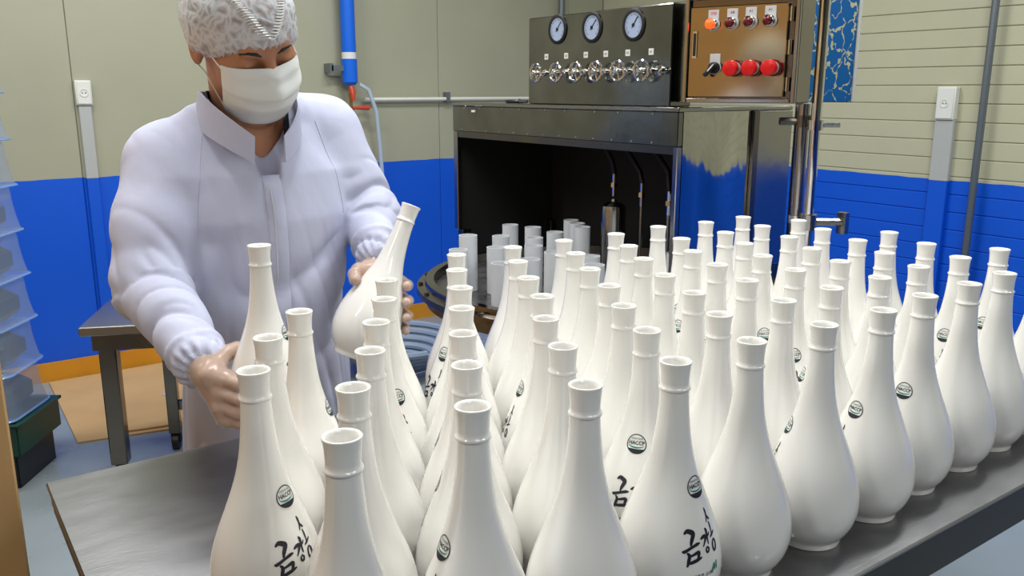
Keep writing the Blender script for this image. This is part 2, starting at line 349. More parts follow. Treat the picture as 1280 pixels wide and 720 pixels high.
mouth_me = MB().lathe(MOUTH, 48).mesh('bottle_mouth', M['ceramic'], 60)
# print: flat (u, v) shapes wrapped on the glaze, label azimuth 0 = +X
def wrap(me, z0, k, off):
    """u along x, v along y (metres) -> onto the bottle at height z0"""
    n = len(me.vertices); co = np.empty(n*3); me.vertices.foreach_get('co', co); co = co.reshape(-1,3)
    for i in range(n):
        u, v = co[i,0], co[i,1]; z = z0 + v*k; r = Rz(z); a = u/Rz(z0); R = r + off
        co[i] = (R*math.cos(a), R*math.sin(a), z)
    me.vertices.foreach_set('co', co.ravel()); me.update(); return me
def stroke(mb, pts, ws):
    """brush stroke: smooth polyline with changing width"""
    P = [Vector((p[0],p[1],0)) for p in pts]
    Q=[];W=[]
    for i in range(len(P)-1):
        p0=P[max(i-1,0)];p1=P[i];p2=P[i+1];p3=P[min(i+2,len(P)-1)]
        for k in range(5):
            s=k/5; Q.append(.5*((2*p1)+(p2-p0)*s+(2*p0-5*p1+4*p2-p3)*s*s+(3*p1-p0-3*p2+p3)*s**3)); W.append(ws[i]*(1-s)+ws[i+1]*s)
    Q.append(P[-1]);W.append(ws[-1])
    vs=[]
    for i,q in enumerate(Q):
        t=(Q[min(i+1,len(Q)-1)]-Q[max(i-1,0)]).normalized(); n=Vector((-t.y,t.x,0))
        vs += [q+n*W[i]/2, q-n*W[i]/2]
    mb.add(vs, [(2*i,2*i+1,2*i+3,2*i+2) for i in range(len(Q)-1)])
def text_mesh(s, size, bold=0):
    cu = bpy.data.curves.new('print', 'FONT'); cu.body = s; cu.size = size; cu.align_x = 'CENTER'; cu.align_y = 'CENTER'; cu.offset = bold; cu.resolution_u = 2
    o = bpy.data.objects.new('print', cu); C.objects.link(o)
    dg = bpy.context.evaluated_depsgraph_get(); me = o.evaluated_get(dg).to_mesh()
    vs = [v.co.copy() for v in me.vertices]; fs = [tuple(p.vertices) for p in me.polygons]
    o.evaluated_get(dg).to_mesh_clear(); bpy.data.objects.remove(o); bpy.data.curves.remove(cu)
    return vs, fs
def put_text(mb, s, size, cx, cy, bold=0, rot=0, sx=1):
    vs, fs = text_mesh(s, size, bold); c, n = math.cos(rot), math.sin(rot)
    mb.add([(cx+(v.x*c*sx-v.y*n), cy+(v.x*n*sx+v.y*c), 0) for v in vs], fs)
# lettering (brush calligraphy)
mb = MB()
k = .036/165     # metres per traced unit
def S(pts, ws): stroke(mb, [((x-270)*k*.86-.012, -(y-545)*k) for x, y in pts], [a*k*1.35 for a in ws])
S([(160,478),(182,466),(215,476),(219,486),(205,512),(198,534)], [6,15,19,17,14,5])
S([(146,552),(158,556),(200,541),(238,530),(258,527)], [5,12,10,12,4])
S([(172,562),(186,576),(180,602),(172,628)], [5,13,12,6])
S([(184,582),(212,574),(240,567),(243,576),(236,602)], [6,10,13,13,8])
S([(170,612),(195,610),(232,602),(262,594)], [5,12,13,5])
S([(266,514),(284,506),(304,506),(300,522),(279,550)], [5,12,13,10,4])
S([(312,472),(322,484),(320,515),(322,548)], [5,12,9,4]); S([(320,512),(333,506),(345,496)], [4,8,4])
S([(306,554),(318,566),(312,580),(300,578),(298,564),(308,555)], [5,8,8,8,7,4])
S([(356,388),(362,402),(360,428),(345,452)], [4,11,9,4]); S([(360,420),(374,438),(386,446)], [4,10,4])
S([(366,452),(370,475),(369,508)], [5,9,5]); S([(346,522),(368,514),(398,502)], [4,10,4])
S([(372,535),(385,550),(382,580),(366,590),(356,572),(360,548),(374,536)], [4,9,9,9,8,8,4])
put_text(mb, '전통 명품주 금강송', .0046, -.016, -.0305, .00004); put_text(mb, '500ml', .0048, -.015, -.0385, .00006)
mb.cur = 1
S([(322,690),(340,664),(350,650),(354,684)], [5,9,8,5]); S([(330,676),(368,664)], [4,6]); S([(368,640),(372,686)], [7,5])
let_me = wrap(mb.mesh('lettering', [M['black_ink'], M['green_ink']], 0), .0925, 1.0, .00035)
# badge
mb = MB(); R_ = .0118
mb.cur = 0; n_ = 32
mb.add([(0,0,0)]+[(R_*.9*math.cos(2*PI*i/n_), R_*.9*math.sin(2*PI*i/n_),0) for i in range(n_)], [(0,1+i,1+(i+1)%n_) for i in range(n_)])
bm0 = wrap(mb.mesh('badge', [M['badge_white']], 0), .149, .94, .00025)
mb = MB()
vs=[];
for i in range(n_): a=2*PI*i/n_; vs+=[(R_*math.cos(a),R_*math.sin(a),0),(R_*.90*math.cos(a),R_*.90*math.sin(a),0)]
mb.add(vs,[(2*i,2*((i+1)%n_),2*((i+1)%n_)+1,2*i+1) for i in range(n_)])
sx_=np.linspace(-.83,.83,15); seg=[]
for x_ in sx_: seg += [(R_*x_, -R_*.92*math.sqrt(1-(x_/.92)**2), 0), (R_*x_, -R_*.50, 0)]
mb.add(seg,[(2*i,2*i+2,2*i+3,2*i+1) for i in range(14)])
put_text(mb,'HACCP',.0062,0,.0010,.00016,0,.92); put_text(mb,'안전관리인증',.0027,0,.0060,.00002)
mb.cur=1
arc=[(R_*.78*math.cos(a),-.0010+R_*.28*math.sin(a),0) for a in np.linspace(math.radians(195),math.radians(345),9)]
stroke(mb,arc,[.0004,.0010,.0015,.0018,.0018,.0015,.0012,.0008,.0003])
badge_print = wrap(mb.mesh('badge_print', [M['black_ink'], M['green_ink']], 0), .149, .94, .0005)

def make_bottle():
    t = link('bottle', None)
    t.empty_display_size = .05
    link('body', body_me, t); link('mouth', mouth_me, t)
    b = link('badge', bm0, t); link('badge_print', badge_print, b)
    link('lettering', let_me, t)
    return t
def copy_tree(o, parent=None):
    c = o.copy(); C.objects.link(c); c.parent = parent
    for ch in list(o.children): copy_tree(ch, c)
    return c
proto = make_bottle(); first = [True]
def bottle(loc, az, label, rot=None, group='white ceramic bottles standing on the steel table'):
    o = proto if first[0] else copy_tree(proto); first[0] = False
    o.location = loc
    if rot is None: o.rotation_euler = (0, 0, az)
    else: o.rotation_euler = (rot.to_matrix() @ Matrix.Rotation(az, 3, 'Z')).to_euler()
    tag(o, label, 'bottle', group); return o
ROWS = [
 (.605, [.267,.389,.508,.637,.758,.882,1.004,1.124,1.249,1.366,1.487]),
 (.705, [.324,.449,.570,.689,.815,.943,1.061,1.182,1.307,1.438,1.569]),
 (.814, [.263,.391,.507,.629,.746,.879,1.006,1.132,1.237,1.373,1.516]),
 (.912, [.317,.447,.567,.693,.812,.926,1.054,1.178,1.304,1.452,1.581]),
 (1.015,[.390,.506,.629,.744,.863,1.002,1.102,1.247,1.376,1.509]),
 (1.120,[.567,.690,.808,.931,1.057,1.191,1.315,1.440,1.569]),
 (1.232,[.757,.880,.992,1.126,1.259,1.387,1.511])]
DY = {(0,0):.616,(0,1):.608,(0,2):.593,(0,3):.603,(0,4):.601,(0,5):.592,(0,6):.590,(0,7):.602,(0,8):.605,(0,9):.611,
      (1,0):.716,(1,1):.714,(1,3):.695,(1,4):.695,(1,5):.697,(1,8):.717,(1,9):.718,(1,10):.717,(1,10):.717,
      (2,4):.799,(2,5):.799,(2,0):.820,(2,10):.824,(3,4):.896,(3,3):.902,(3,5):.902,(3,7):.921,(3,0):.927,(3,10):.933,
      (4,0):1.017,(4,1):1.007,(4,2):1.007,(4,3):1.003,(4,4):1.005,(4,9):1.034,(5,7):1.134,(5,8):1.138,(6,6):1.238,(6,4):1.250,(6,0):1.229}
AZ = {(2,0):-62,(0,1):173,(4,0):-31,(4,1):-92,(5,1):-168,(3,3):159,(1,3):-148,(0,3):-82,(3,7):-120,(2,7):-131,(0,6):167,(0,7):-177,
      (1,9):-173,(1,10):-179,(0,5):134,(1,6):139,(5,5):-134,(4,6):-177,(3,6):-162,(1,1):137,(2,2):136}
ORD = ['first','second','third','fourth','fifth','sixth','seventh','eighth','ninth','tenth','eleventh']
RN = ['front row','second row','third row','fourth row','fifth row','sixth row','rearmost row']
SP = {(r, i): np.array([x, DY.get((r, i), y)]) for r, (y, xs_) in enumerate(ROWS) for i, x in enumerate(xs_)}
KS = list(SP)
for _ in range(60):                       # bellies touch but never cross
    for a in range(len(KS)):
        for b in range(a):
            d = SP[KS[a]]-SP[KS[b]]; L = math.hypot(*d)
            if L < .1176: m_ = d/L*(.1177-L)/2; SP[KS[a]] = SP[KS[a]]+m_; SP[KS[b]] = SP[KS[b]]-m_
for r, (y, xs_) in enumerate(ROWS):
    n = len(xs_)
    for i, x in enumerate(xs_):
        x, yy = map(float, SP[(r, i)])
        if (r, i) in AZ: az = math.radians(AZ[(r, i)])
        else: az = math.atan2(yy, x) + math.radians(random.uniform(-35, 35))
        seen = ' showing its round badge' if (r, i) in AZ and (r, i) not in ((1,1),(2,2),(0,5),(1,6)) else ''
        place = 'leftmost in the' if i == 0 else ('last on the right in the' if i == n-1 else ORD[i]+' from the left in the')
        if (r, i) == (0, 3): lab = 'white bottle in the front row showing badge and full black calligraphy'
        elif (r, i) == (2, 0): lab = 'white bottle with badge and black calligraphy at the far lower left'
        elif (r, i) == (0, 0): lab = 'nearest bottle, at the lower left, its mouth seen from above'
        elif (r, i) == (0, 10): lab = 'white bottle cut by the right picture edge, end of front row'
        else: lab = 'white ceramic bottle%s, %s %s' % (seen, place, RN[r])
        bo = bottle((x, yy, TZ), az, lab)
        if (r, i) == (1,3):
            [c for c in bo.children if c.name.startswith('lettering')][0].rotation_euler = (0,0,math.radians(13))
        if (r, i) in ((0,6),(0,7)):
            [c for c in bo.children if c.name.startswith('lettering')][0].rotation_euler = (0,0,math.radians(-14))
# the two bottles in the worker's hands
BL = Vector((.408, 1.206, .901)); bottle(BL, math.radians(-38), 'upright white bottle the worker lowers with his right hand', group='white bottles held by the worker')
BRr = Vector((.715, 1.308, 1.204)); BRd = Vector((.41, -.02, .912)).normalized(); BRb = BRr - BRd*.28
qR = Vector((0,0,1)).rotation_difference(BRd)
bottle(BRb, math.radians(80), 'tilted white bottle held up in the left hand of the worker', qR, group='white bottles held by the worker')

# ------------------------------------------------------------------ rinsing machine housing
AX, NY, FYm = 1.766, 1.689, 2.874
t = thing('rinsing_machine', 'stainless steel rinsing machine housing with dark open front', 'machine', (AX, NY, 0))
W_ = FYm-NY; D1 = .30; D2 = .49
def P(name, lo, hi, m, b=.002, par=None, sm=0): return MB().bbox(lo, hi, b).build(name, M[m], par or t, smooth=sm)
ZT = 1.352
P('top_plate', (-.006,-.004,ZT-.012),(D2,W_+.004,ZT), 'steel')
P('header_panel', (-.004,0,1.245),(.016,W_,ZT-.0125), 'panel_steel')
MB().box((0,.018,1.222),(.03,W_-.03,1.2445)).build('inner_lip', M['steel_dark'], t, smooth=0)
P('front_post', (-.003,0,.86),(.016,.017,1.2445), 'steel'); P('front_post', (-.003,W_-.028,.86),(.016,W_,1.2445), 'steel')
# wavy side skin, bowed outwards
mb = MB(); nx, nz = 24, 24; vs=[]; fs=[]
for i in range(nx+1):
    for j in range(nz+1):
        u=i/nx; v=j/nz; bow = .006*math.sin(PI*u)*math.sin(PI*v) + .0035*math.sin(u*11+2*math.sin(v*3))*math.sin(PI*u)*math.sin(PI*v)
        vs.append((.0165+u*(D1-.0165), -.001-bow, .862+v*(ZT-.0125-.862)))
for i in range(nx):
    for j in range(nz): a=i*(nz+1)+j; fs.append((a,a+nz+1,a+nz+2,a+1))
mb.add(vs,fs); mb.build('side_panel', M['mirror'], t, smooth=80)
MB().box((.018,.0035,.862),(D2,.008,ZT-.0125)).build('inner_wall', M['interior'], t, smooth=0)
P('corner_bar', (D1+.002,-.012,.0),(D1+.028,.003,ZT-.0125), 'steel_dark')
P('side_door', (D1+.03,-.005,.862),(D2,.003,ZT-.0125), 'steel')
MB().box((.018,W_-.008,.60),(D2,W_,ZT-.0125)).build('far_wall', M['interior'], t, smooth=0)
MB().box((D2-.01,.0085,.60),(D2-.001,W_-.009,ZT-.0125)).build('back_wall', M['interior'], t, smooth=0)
P('leg', (D2-.04,.005,0),(D2,.04,.861), 'steel_dark'); P('leg', (D2-.04,W_-.04,0),(D2,W_-.005,.861), 'steel_dark'); P('leg', (0.01,W_-.04,0),(.05,W_-.005,.861), 'steel_dark')
riv = MB().lathe([(.0035,0),(.003,.0015),(.0003,.002)], 8, Matrix.Rotation(-PI/2,4,'Y')).mesh('rivet', M['chrome'], 0)
for kk in range(13): link('rivet', riv, t, (-.004,.10+kk*.085, 1.252)); 
for kk in range(9): link('rivet', riv, t, (-.004,.10+kk*.125+.02*(kk%2), 1.333))
MB().box((-.006,W_-.16,1.318),(-.004,W_-.135,1.326)).build('maker_tag', M['plastic_white'], t, smooth=0)
MB().lathe([(.042,.0),(.042,.205),(.039,.217),(.028,.226),(.010,.231),(.008,.240),(.0005,.241)], 32, T(.184,.46,.8005), cap0=True).build('spray_cylinder', M['steel'], t)
for pts in ([(.184,.54,1.30),(.184,.535,1.25),(.184,.505,1.205),(.184,.472,1.165),(.184,.461,1.125)],[(.184,.44,1.30),(.184,.43,1.24),(.184,.385,1.19),(.184,.338,1.14),(.184,.327,1.105)],[(.184,.35,1.30),(.184,.32,1.235),(.184,.26,1.20),(.184,.212,1.15),(.184,.205,1.09)],[(.184,.10,1.30),(.184,.11,1.22),(.184,.15,1.17),(.184,.175,1.13),(.184,.178,1.08)]):
    MB().tube(pts, .0085, 10).build('spray_hose', M['black'], t)
    q_ = pts[-1]; MB().tube([q_,(q_[0],q_[1],q_[2]-.075)], .007, 10).tube([(q_[0],q_[1],q_[2]-.03),(q_[0],q_[1],q_[2]-.045)], .012, 6).build('hose_fitting', M['chrome'], t)
for hy in (.327,.205,.178):
    MB().tube([(.184,hy,.8005),(.184,hy,1.03)], .006, 8).build('nozzle_pipe', M['steel'], t)
# turntable of the machine, with its holder tubes ------------------------
cx, cy = 1.7591, 2.0025
tt_ = link('turntable', MB().lathe([(.0005,.800),(.515,.800)], 72).lathe([(.0005,.785),(.52,.785)],72).mesh('deck', M['deck'], 20), t, (cx-AX, cy-NY, 0))
MB().lathe([(.515,.800),(.520,.828),(.545,.828),(.548,.820),(.548,.812),(.572,.808),(.574,.792),(.545,.785),(.545,.755),(.52,.752),(.515,.79)], 96).build('rim', M['steel_dark'], tt_)
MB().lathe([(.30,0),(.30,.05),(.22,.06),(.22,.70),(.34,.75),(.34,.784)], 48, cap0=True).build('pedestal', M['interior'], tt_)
bolt = MB().lathe([(.008,.808),(.008,.816),(.0005,.817)], 6).mesh('rim_bolt', M['steel_dark'], 0)
for kk in range(24):
    a = 2*PI*kk/24; link('rim_bolt', bolt, tt_, (.561*math.cos(a), .561*math.sin(a), 0))
TUB = [(1.375,2.165,.17),(1.31,2.117,.14),(1.549,2.242,.14),(1.423,2.085,.14),(1.278+.02,1.877,.14),(1.71,2.416,.14),(1.742,2.327,.14),(1.619,2.155,.14),(1.531,2.041,.14),(1.396,1.876,.14),(1.741,2.203,.14),(1.516,1.924,.14),(1.955,2.38,.14),(1.925,2.31,.14),(1.885,2.235,.14),(1.563,1.815,.14),(1.49,1.713,.14),(1.62,1.68,.12),(1.87,1.78,.12),(2.02,1.98,.12)]
def tube_me(h):
    return MB().lathe([(.0252,0),(.0280,0),(.0280,h),(.0255,h),(.0255,.004),(.0005,.004)], 28).mesh('holder_tube', M['pvc'], 50)
tm = {h: tube_me(h) for h in (.17,.14,.12)}
for x, y, h in TUB: link('holder_tube', tm[h], tt_, (x-cx, y-cy, .8005))

mbx = MB(); mbx.bbox((-.035,-.02,0),(.035,.02,.012),.004).tube([(-.03,0,.01),(-.07,.03,.008),(-.10,.02,.007)],.006,8)
o = mbx.build('black_clamp', M['black'], None, loc=(1.86, 2.60, 1.352)); tag(o, 'small black clamp lying on top of the machine left of gauges', 'clamp')
o.rotation_euler=(0,0,1.6)

# gauge cabinet ------------------------------------------------------
GX, GY0, GY1, GZ0, GZ1 = 1.780, 1.742, 2.408, 1.3525, 1.632
t = thing('gauge_cabinet', 'stainless steel cabinet on the machine with three gauges and six handwheels', 'cabinet', (GX, GY0, GZ0))
GW = GY1-GY0; GH = GZ1-GZ0
MB().bbox((0,0,0),(.085,GW,GH), .003).build('cabinet_body', M['panel_steel'], t, smooth=0)
# local frame on the face: x right (toward -Y), y up, z out (-X)
FACE = Matrix(((0,0,-1,0),(-1,0,0,0),(0,1,0,0),(0,0,0,1)))
def onface(u, v): return T(0, GW*(1-u), GH*v) @ FACE
gm_ring = MB().lathe([(.0465,0),(.0465,.0035),(.0445,.005),(.0365,.005),(.0355,.0025)], 40).mesh('bezel', M['black'], 40)
gm_dial = MB().lathe([(.038,.0025),(.0004,.0025)], 40).mesh('dial', M['dial'], 0)
mb = MB()
for kk in range(28):
    a = math.radians(225-kk*10); r0 = .0285 if kk%3 else .025
    M2 = Matrix.Rotation(a,4,'Z'); mb.box((r0,-.0006,.0027),(.0325,.0006,.0030), M2)
gm_tick = mb.mesh('scale_marks', M['black_ink'], 0)
gm_need = MB().box((-.009,-.0013,.0036),(.029,.0013,.0042)).lathe([(.005,.0028),(.005,.0048),(.0004,.0048)],16).mesh('needle', M['black'], 0)
for u, aa in ((.237,50),(.492,48),(.768,52)):
    g = link('gauge', gm_ring, t); g.matrix_local = onface(u, .855-.045*u) 
    link('dial', gm_dial, g); link('scale_marks', gm_tick, g); nd = link('needle', gm_need, g); nd.rotation_euler=(0,0,math.radians(aa))
wh = MB().torus(.0275,.0042,32,8,T(0,0,.072))
for a in (0,1,2,3,4): wh.tube([(0,0,.072),(.0275*math.cos(a*2*PI/5),.0275*math.sin(a*2*PI/5),.072)], .0028, 6)
wh.lathe([(.009,.064),(.009,.080),(.006,.086),(.0004,.086)],16)
wh_me = wh.mesh('handwheel', M['chrome'], 40)
st_me = MB().lathe([(.015,0),(.015,.006),(.007,.008),(.006,.03),(.010,.03),(.010,.040),(.005,.041),(.005,.064)],20).mesh('valve_spindle', M['chrome'], 40)
tag_me = MB().bbox((-.010,-.009,0),(.010,.009,.0015),.0005).mesh('number_tag', M['plastic_white'], 0)
for q, u in enumerate((.205,.36,.505,.645,.79,.935)):
    f = onface(u, .355); s = link('valve_spindle', st_me, t); s.matrix_local = f
    link('handwheel', wh_me, s)
    g = link('number_tag', tag_me, t); g.matrix_local = onface(u-.055, .545)
    mb = MB(); put_text(mb, 'A%d' % (6-q), .009, 0, 0, .0002); pm = link('print', mb.mesh('print', M['black_ink'], 0), g, (0,0,.0017))

# control box --------------------------------------------------------
U = Vector((.32695,-.94512,0)); Nn = Vector((-.94512,-.32695,0))   # along the door to the right, out of the door
CB0 = Vector((1.758,1.6703,1.3655)); CW, CH, CD = .305, .275, .11
t = thing('control_box', 'steel control box with brown reflecting door, lamps and red buttons', 'control box', CB0)
FM = Matrix(((U.x,0,Nn.x,0),(U.y,0,Nn.y,0),(0,1,0,0),(0,0,0,1)))     # x right, y up, z out
FM = Matrix(((U.x,0,Nn.x,0),(U.y,0,Nn.y,0),(0,1,0,0),(0,0,0,1)))
def cb(name, lo, hi, m, b=.002, par=None): return MB().bbox(lo, hi, b, FM).build(name, M[m], par or t, smooth=0)
cb('box_body', (0,0,-CD),(CW,CH,0), 'steel_dark', .003)
cb('front_frame', (0,0,.0005),(.012,CH,.012), 'steel'); cb('front_frame', (CW-.012,0,.0005),(CW,CH,.012), 'steel')
cb('front_frame', (.0125,0,.0005),(CW-.0125,.012,.012), 'steel'); cb('front_frame', (.0125,CH-.012,.0005),(CW-.0125,CH,.012), 'steel')
cb('door', (.015,.015,.001),(CW-.030,CH-.030,.010), 'door_steel')
for v in (.03,.12,.20): MB().tube([(CW-.021,v,.010),(CW-.021,v+.035,.010)], .005, 10, M=FM).build('hinge', M['chrome'], t)
l_ = cb('latch', (.024,.115,.0101),(.038,.185,.013), 'chrome', .001); cb('latch_recess', (.027,.121,.0131),(.035,.179,.0134), 'black', .0001, l_)
plate = MB().bbox((-.0145,-.008,.0),(.0145,.036,.0015),.0006).lathe([(.0175,0),(.0175,.0016),(.0004,.0016)],24).mesh('legend_plate', M['alu'], 0)
bez = MB().lathe([(.0145,.0017),(.0150,.010),(.0150,.016),(.0125,.019),(.0118,.014),(.0004,.014)],28).mesh('lamp_bezel', M['chrome'], 40)
lens = MB().lathe([(.0112,.0142),(.0112,.020),(.009,.0235),(.005,.0250),(.0003,.0254)],24).mesh('lens', M['dark_red'], 40)
lens_on = MB().lathe([(.0128,.0142),(.0128,.026),(.010,.031),(.005,.0335),(.0003,.034)],24).mesh('lens', M['lamp_orange'], 40)
def put(u, v): return FM @ T(u, v, .0102)
for q, (u, v, s) in enumerate(((.080,.200,'전원'),(.131,.201,'AB'),(.180,.202,'A1'),(.230,.203,'A1'))):
    o = link('pilot_lamp', bez, t); o.matrix_local = put(u, v)
    if q == 0: o['label'] = 'lit orange pilot lamp'
    pl = link('legend_plate', plate, o); link('lens', lens_on if q == 0 else lens, o)
    mb = MB(); put_text(mb, s, .009, 0, .0262, .0001)
    link('print', mb.mesh('print', M['red_line'] if q == 0 else M['black_ink'], 0), o, (0,0,.0018))
o = link('selector_switch', MB().lathe([(.0150,.0017),(.0150,.012),(.013,.016),(.0004,.016)],28).mesh('selector_switch', M['black'], 40), t); o.matrix_local = put(.090,.090)
link('legend_plate', plate, o)
hd = MB().bbox((-.006,-.028,.0163),(.006,.014,.030),.003).mesh('handle', M['black'], 0); h = link('handle', hd, o); h.rotation_euler=(0,0,-.75)
hm = MB().box((-.0015,-.012,.0301),(.0015,.012,.0307)).mesh('pointer_line', M['plastic_white'], 0); h2 = link('pointer_line', hm, o); h2.rotation_euler=(0,0,-.75)
eb = MB().lathe([(.0170,.022),(.0200,.025),(.0203,.034),(.0185,.039),(.010,.0415),(.0004,.042)],32).mesh('mushroom_button', M['red'], 40)
ec = MB().lathe([(.0165,.002),(.0165,.006),(.0155,.0075),(.0165,.009),(.0155,.0125),(.0165,.016),(.0150,.022)],28).mesh('ribbed_collar', M['alu'], 60)
eg = MB().lathe([(.021,.0),(.021,.002),(.0004,.002)],28).mesh('guard_ring', M['dark_red'], 0)
for u in (.145,.194,.245):
    o = link('emergency_button', eb, t); o.matrix_local = put(u, .088); link('ribbed_collar', ec, o); link('guard_ring', eg, o)

# posts carrying the box, and the film covered board ----------------------
t = thing('support_post', 'bright steel post rising past the right of the control box', 'post', (1.902, 1.350, 0))
MB().tube([(0,0,0),(0,0,2.3)], .0135, 20).build('post_tube', M['chrome'], t)
MB().lathe([(.05,0),(.05,.008),(.0004,.008)],24).build('base_flange', M['steel'], t)
MB().tube([(0,0,1.045),(0,0,1.085)], .022, 16).tube([(0,0,1.065),(.075,-.055,1.065)], .010, 10).box((.065,-.065,1.035),(.082,-.040,1.09)).build('lever_valve', M['steel'], t)
MB().tube([(0,0,1.30),(0,0,1.325)], .020, 16).tube([(0,0,1.312),(.05,-.035,1.312)], .006, 8).build('clamp_handle', M['chrome'], t)
t = thing('support_post', 'duller steel post under the control box with dark clamp', 'post', (1.925, 1.404, 0))
MB().tube([(0,0,0),(0,0,1.364)], .0155, 20).build('post_tube', M['steel'], t)
MB().lathe([(.05,0),(.05,.008),(.0004,.008)],24).build('base_flange', M['steel'], t)
MB().tube([(0,0,1.305),(0,0,1.335)], .022, 16).tube([(0,0,1.32),(-.05,.035,1.32)], .010, 8).build('pipe_clamp', M['steel_dark'], t)
MB().tube([(0,0,1.055),(0,0,1.075)], .021, 16).build('pipe_collar', M['chrome'], t)
t = thing('film_covered_board', 'upright board covered in torn scratched blue film right of the control box', 'board', (2.285,1.665,1.362))
MB().bbox((0,0,0),(.14,.02,.50), .003, Matrix.Rotation(math.radians(-35),4,'Z')).build('board_panel', M['blue_film'], t, smooth=0)
MB().bbox((.14,-.004,0),(.150,.024,.50), .002, Matrix.Rotation(math.radians(-35),4,'Z')).build('edge_strip', M['conduit'], t, smooth=0)
MB().tube([(0,.02,-1.362),(0,.02,.5)], .012).build('board_post', M['steel'], t)

# ------------------------------------------------------------------ work table behind
t = thing('work_table', 'steel work table behind the worker on castor legs', 'table', (.422,3.161,0), math.radians(-24.5))
H2 = .605
MB().bbox((0,0,H2-.033),(.85,.515,H2), .003).build('table_top', M['table2'], t, smooth=0)
MB().bbox((.03,.03,H2-.095),(.82,.05,H2-.0335),.002).build('apron_rail', M['steel_dark'], t, smooth=0)
MB().bbox((.03,.465,H2-.095),(.82,.485,H2-.0335),.002).build('apron_rail', M['steel_dark'], t, smooth=0)
MB().bbox((.03,.0505,H2-.095),(.05,.4645,H2-.0335),.002).build('apron_rail', M['steel_dark'], t, smooth=0)
for lx, ly, w_ in ((.072,.075,.029),(.215,.335,.022),(.78,.075,.029),(.78,.335,.022)):
    MB().bbox((lx-w_,ly-w_,.07),(lx+w_,ly+w_,H2-.0335),.004).build('leg', M['steel_dark'], t, smooth=0)
    MB().tube([(lx-.012,ly,.035),(lx+.012,ly,.035)], .0345, 16).box((lx-.018,ly-.01,.03),(lx+.018,ly+.02,.07)).build('castor', M['black'], t)
MB().bbox((.2375,.325,.165),(.7575,.345,.205),.002).build('stretcher', M['steel_dark'], t, smooth=0)

# ------------------------------------------------------------------ flattened cardboard on the floor
def sheet(label, pts, z, th=.006):
    mb = MB(); n=len(pts); mb.add([(x,y,z) for x,y in pts]+[(x,y,z+th) for x,y in pts], [tuple(range(n-1,-1,-1)),tuple(range(n,2*n))]+[(i,(i+1)%n,n+(i+1)%n,n+i) for i in range(n)])
    o = mb.build('cardboard_sheet', M['card'], None, 0); 
    tag(o, label, 'cardboard', 'flattened cardboard on the floor'); return o
sheet('large flattened cardboard sheet on the floor by the back wall', [(.455,4.545),(.44,3.66),(1.15,3.52),(1.6,3.75),(1.5,4.545)], .0005)
sheet('smaller cardboard sheet lying on top of the large floor sheet', [(.60,3.92),(.58,3.66),(1.12,3.55),(1.22,3.95)], .009, .006)
o = MB().box((0,0,0),(.07,.03,.004)).build('foil_scrap', M['alu'], None, 0, (.86,4.02,.0068)); tag(o,'small silvery scrap lying on the floor cardboard','scrap')
o = MB(); 
sp=[]
for kk in range(150):
    a=kk*.2; r=.16+.0022*kk*.55; sp.append((r*math.cos(a), r*math.sin(a), .02+.018*(kk%31)/31+.03*(kk//31)))
o.tube(sp,.019,8); o=o.build('coiled_hose', M['hosegrey'], None, 40, (1.97,3.80,0)); tag(o,'pale blue grey hose coiled on the floor near the orange baseboard','hose')

# ------------------------------------------------------------------ tray stack on the left
t = thing('plastic_crate', 'black plastic crate on the floor at the left', 'crate', (.176,3.518,0), math.radians(-33))
def crate(t, w_, d_, z0, z1, m):
    mb = MB(); mb.box((-w_/2,-d_/2,z0),(w_/2,d_/2,z0+.006)); 
    for s in (-1,1):
        mb.box((s*w_/2-.005,-d_/2,z0),(s*w_/2+.005,d_/2,z1)); mb.box((-w_/2,s*d_/2-.005,z0),(w_/2,s*d_/2+.005,z1))
    mb.build('crate_wall', M[m], t, 0)
    mb = MB()
    for s in (-1,1):
        mb.box((s*w_/2-.012,-d_/2-.012,z1),(s*w_/2+.012,d_/2+.012,z1+.01)); mb.box((-w_/2-.012,s*d_/2-.012,z1+.0005),(w_/2+.012,s*d_/2+.012,z1+.0105))
    mb.build('crate_rim', M[m], t, 0)
crate(t,.23,.26,0,.12,'black_crate')
t = thing('plastic_crate', 'dark green plastic crate under the clear trays at the left', 'crate', (.176,3.518,.1315), math.radians(-33))
crate(t,.28,.30,0,.105,'green_crate')
zz = .256; lv = [.166]*8
tr = MB()
def ring(w_, d_, z, r=.04, n=5):
    out=[]
    for cx_,cy_,a0 in ((w_/2-r,d_/2-r,0),(-w_/2+r,d_/2-r,90),(-w_/2+r,-d_/2+r,180),(w_/2-r,-d_/2+r,270)):
        for i in range(n): a=math.radians(a0+90*i/(n-1)); out.append((cx_+r*math.cos(a),cy_+r*math.sin(a),z))
    return out
def shell(rings):
    mb=MB(); n=len(rings[0]); vs=[v for r in rings for v in r]; fs=[]
    for i in range(len(rings)-1):
        for k in range(n): j=(k+1)%n; fs.append((i*n+k,i*n+j,(i+1)*n+j,(i+1)*n+k))
    return mb, vs, fs
rs = [ring(.268,.290,.0),ring(.262,.284,.004),ring(.256,.276,.02),ring(.244,.262,.06),ring(.234,.252,.11),ring(.230,.248,.15),ring(.222,.240,.160)]
mb,vs,fs = shell(rs); fs.append(tuple(range(6*20,7*20))); mb.add(vs,fs); tray_me = mb.mesh('clear_cover', M['tray'], 40)
mb,vs,fs = shell([ring(.270,.292,.0),ring(.274,.296,.003),ring(.270,.292,.007),ring(.262,.284,.008)]); mb.add(vs,fs); rim_me = mb.mesh('cover_rim', M['tray_rim'], 40)
cap_me = MB().bbox((-.098,-.106,.012),(.098,.106,.120),.03).mesh('dark_contents', M['black_crate'], 0)
LV = ['lowest','second lowest','third from the bottom','fourth from the bottom','fifth from the bottom','sixth from the bottom','second from the top','topmost']
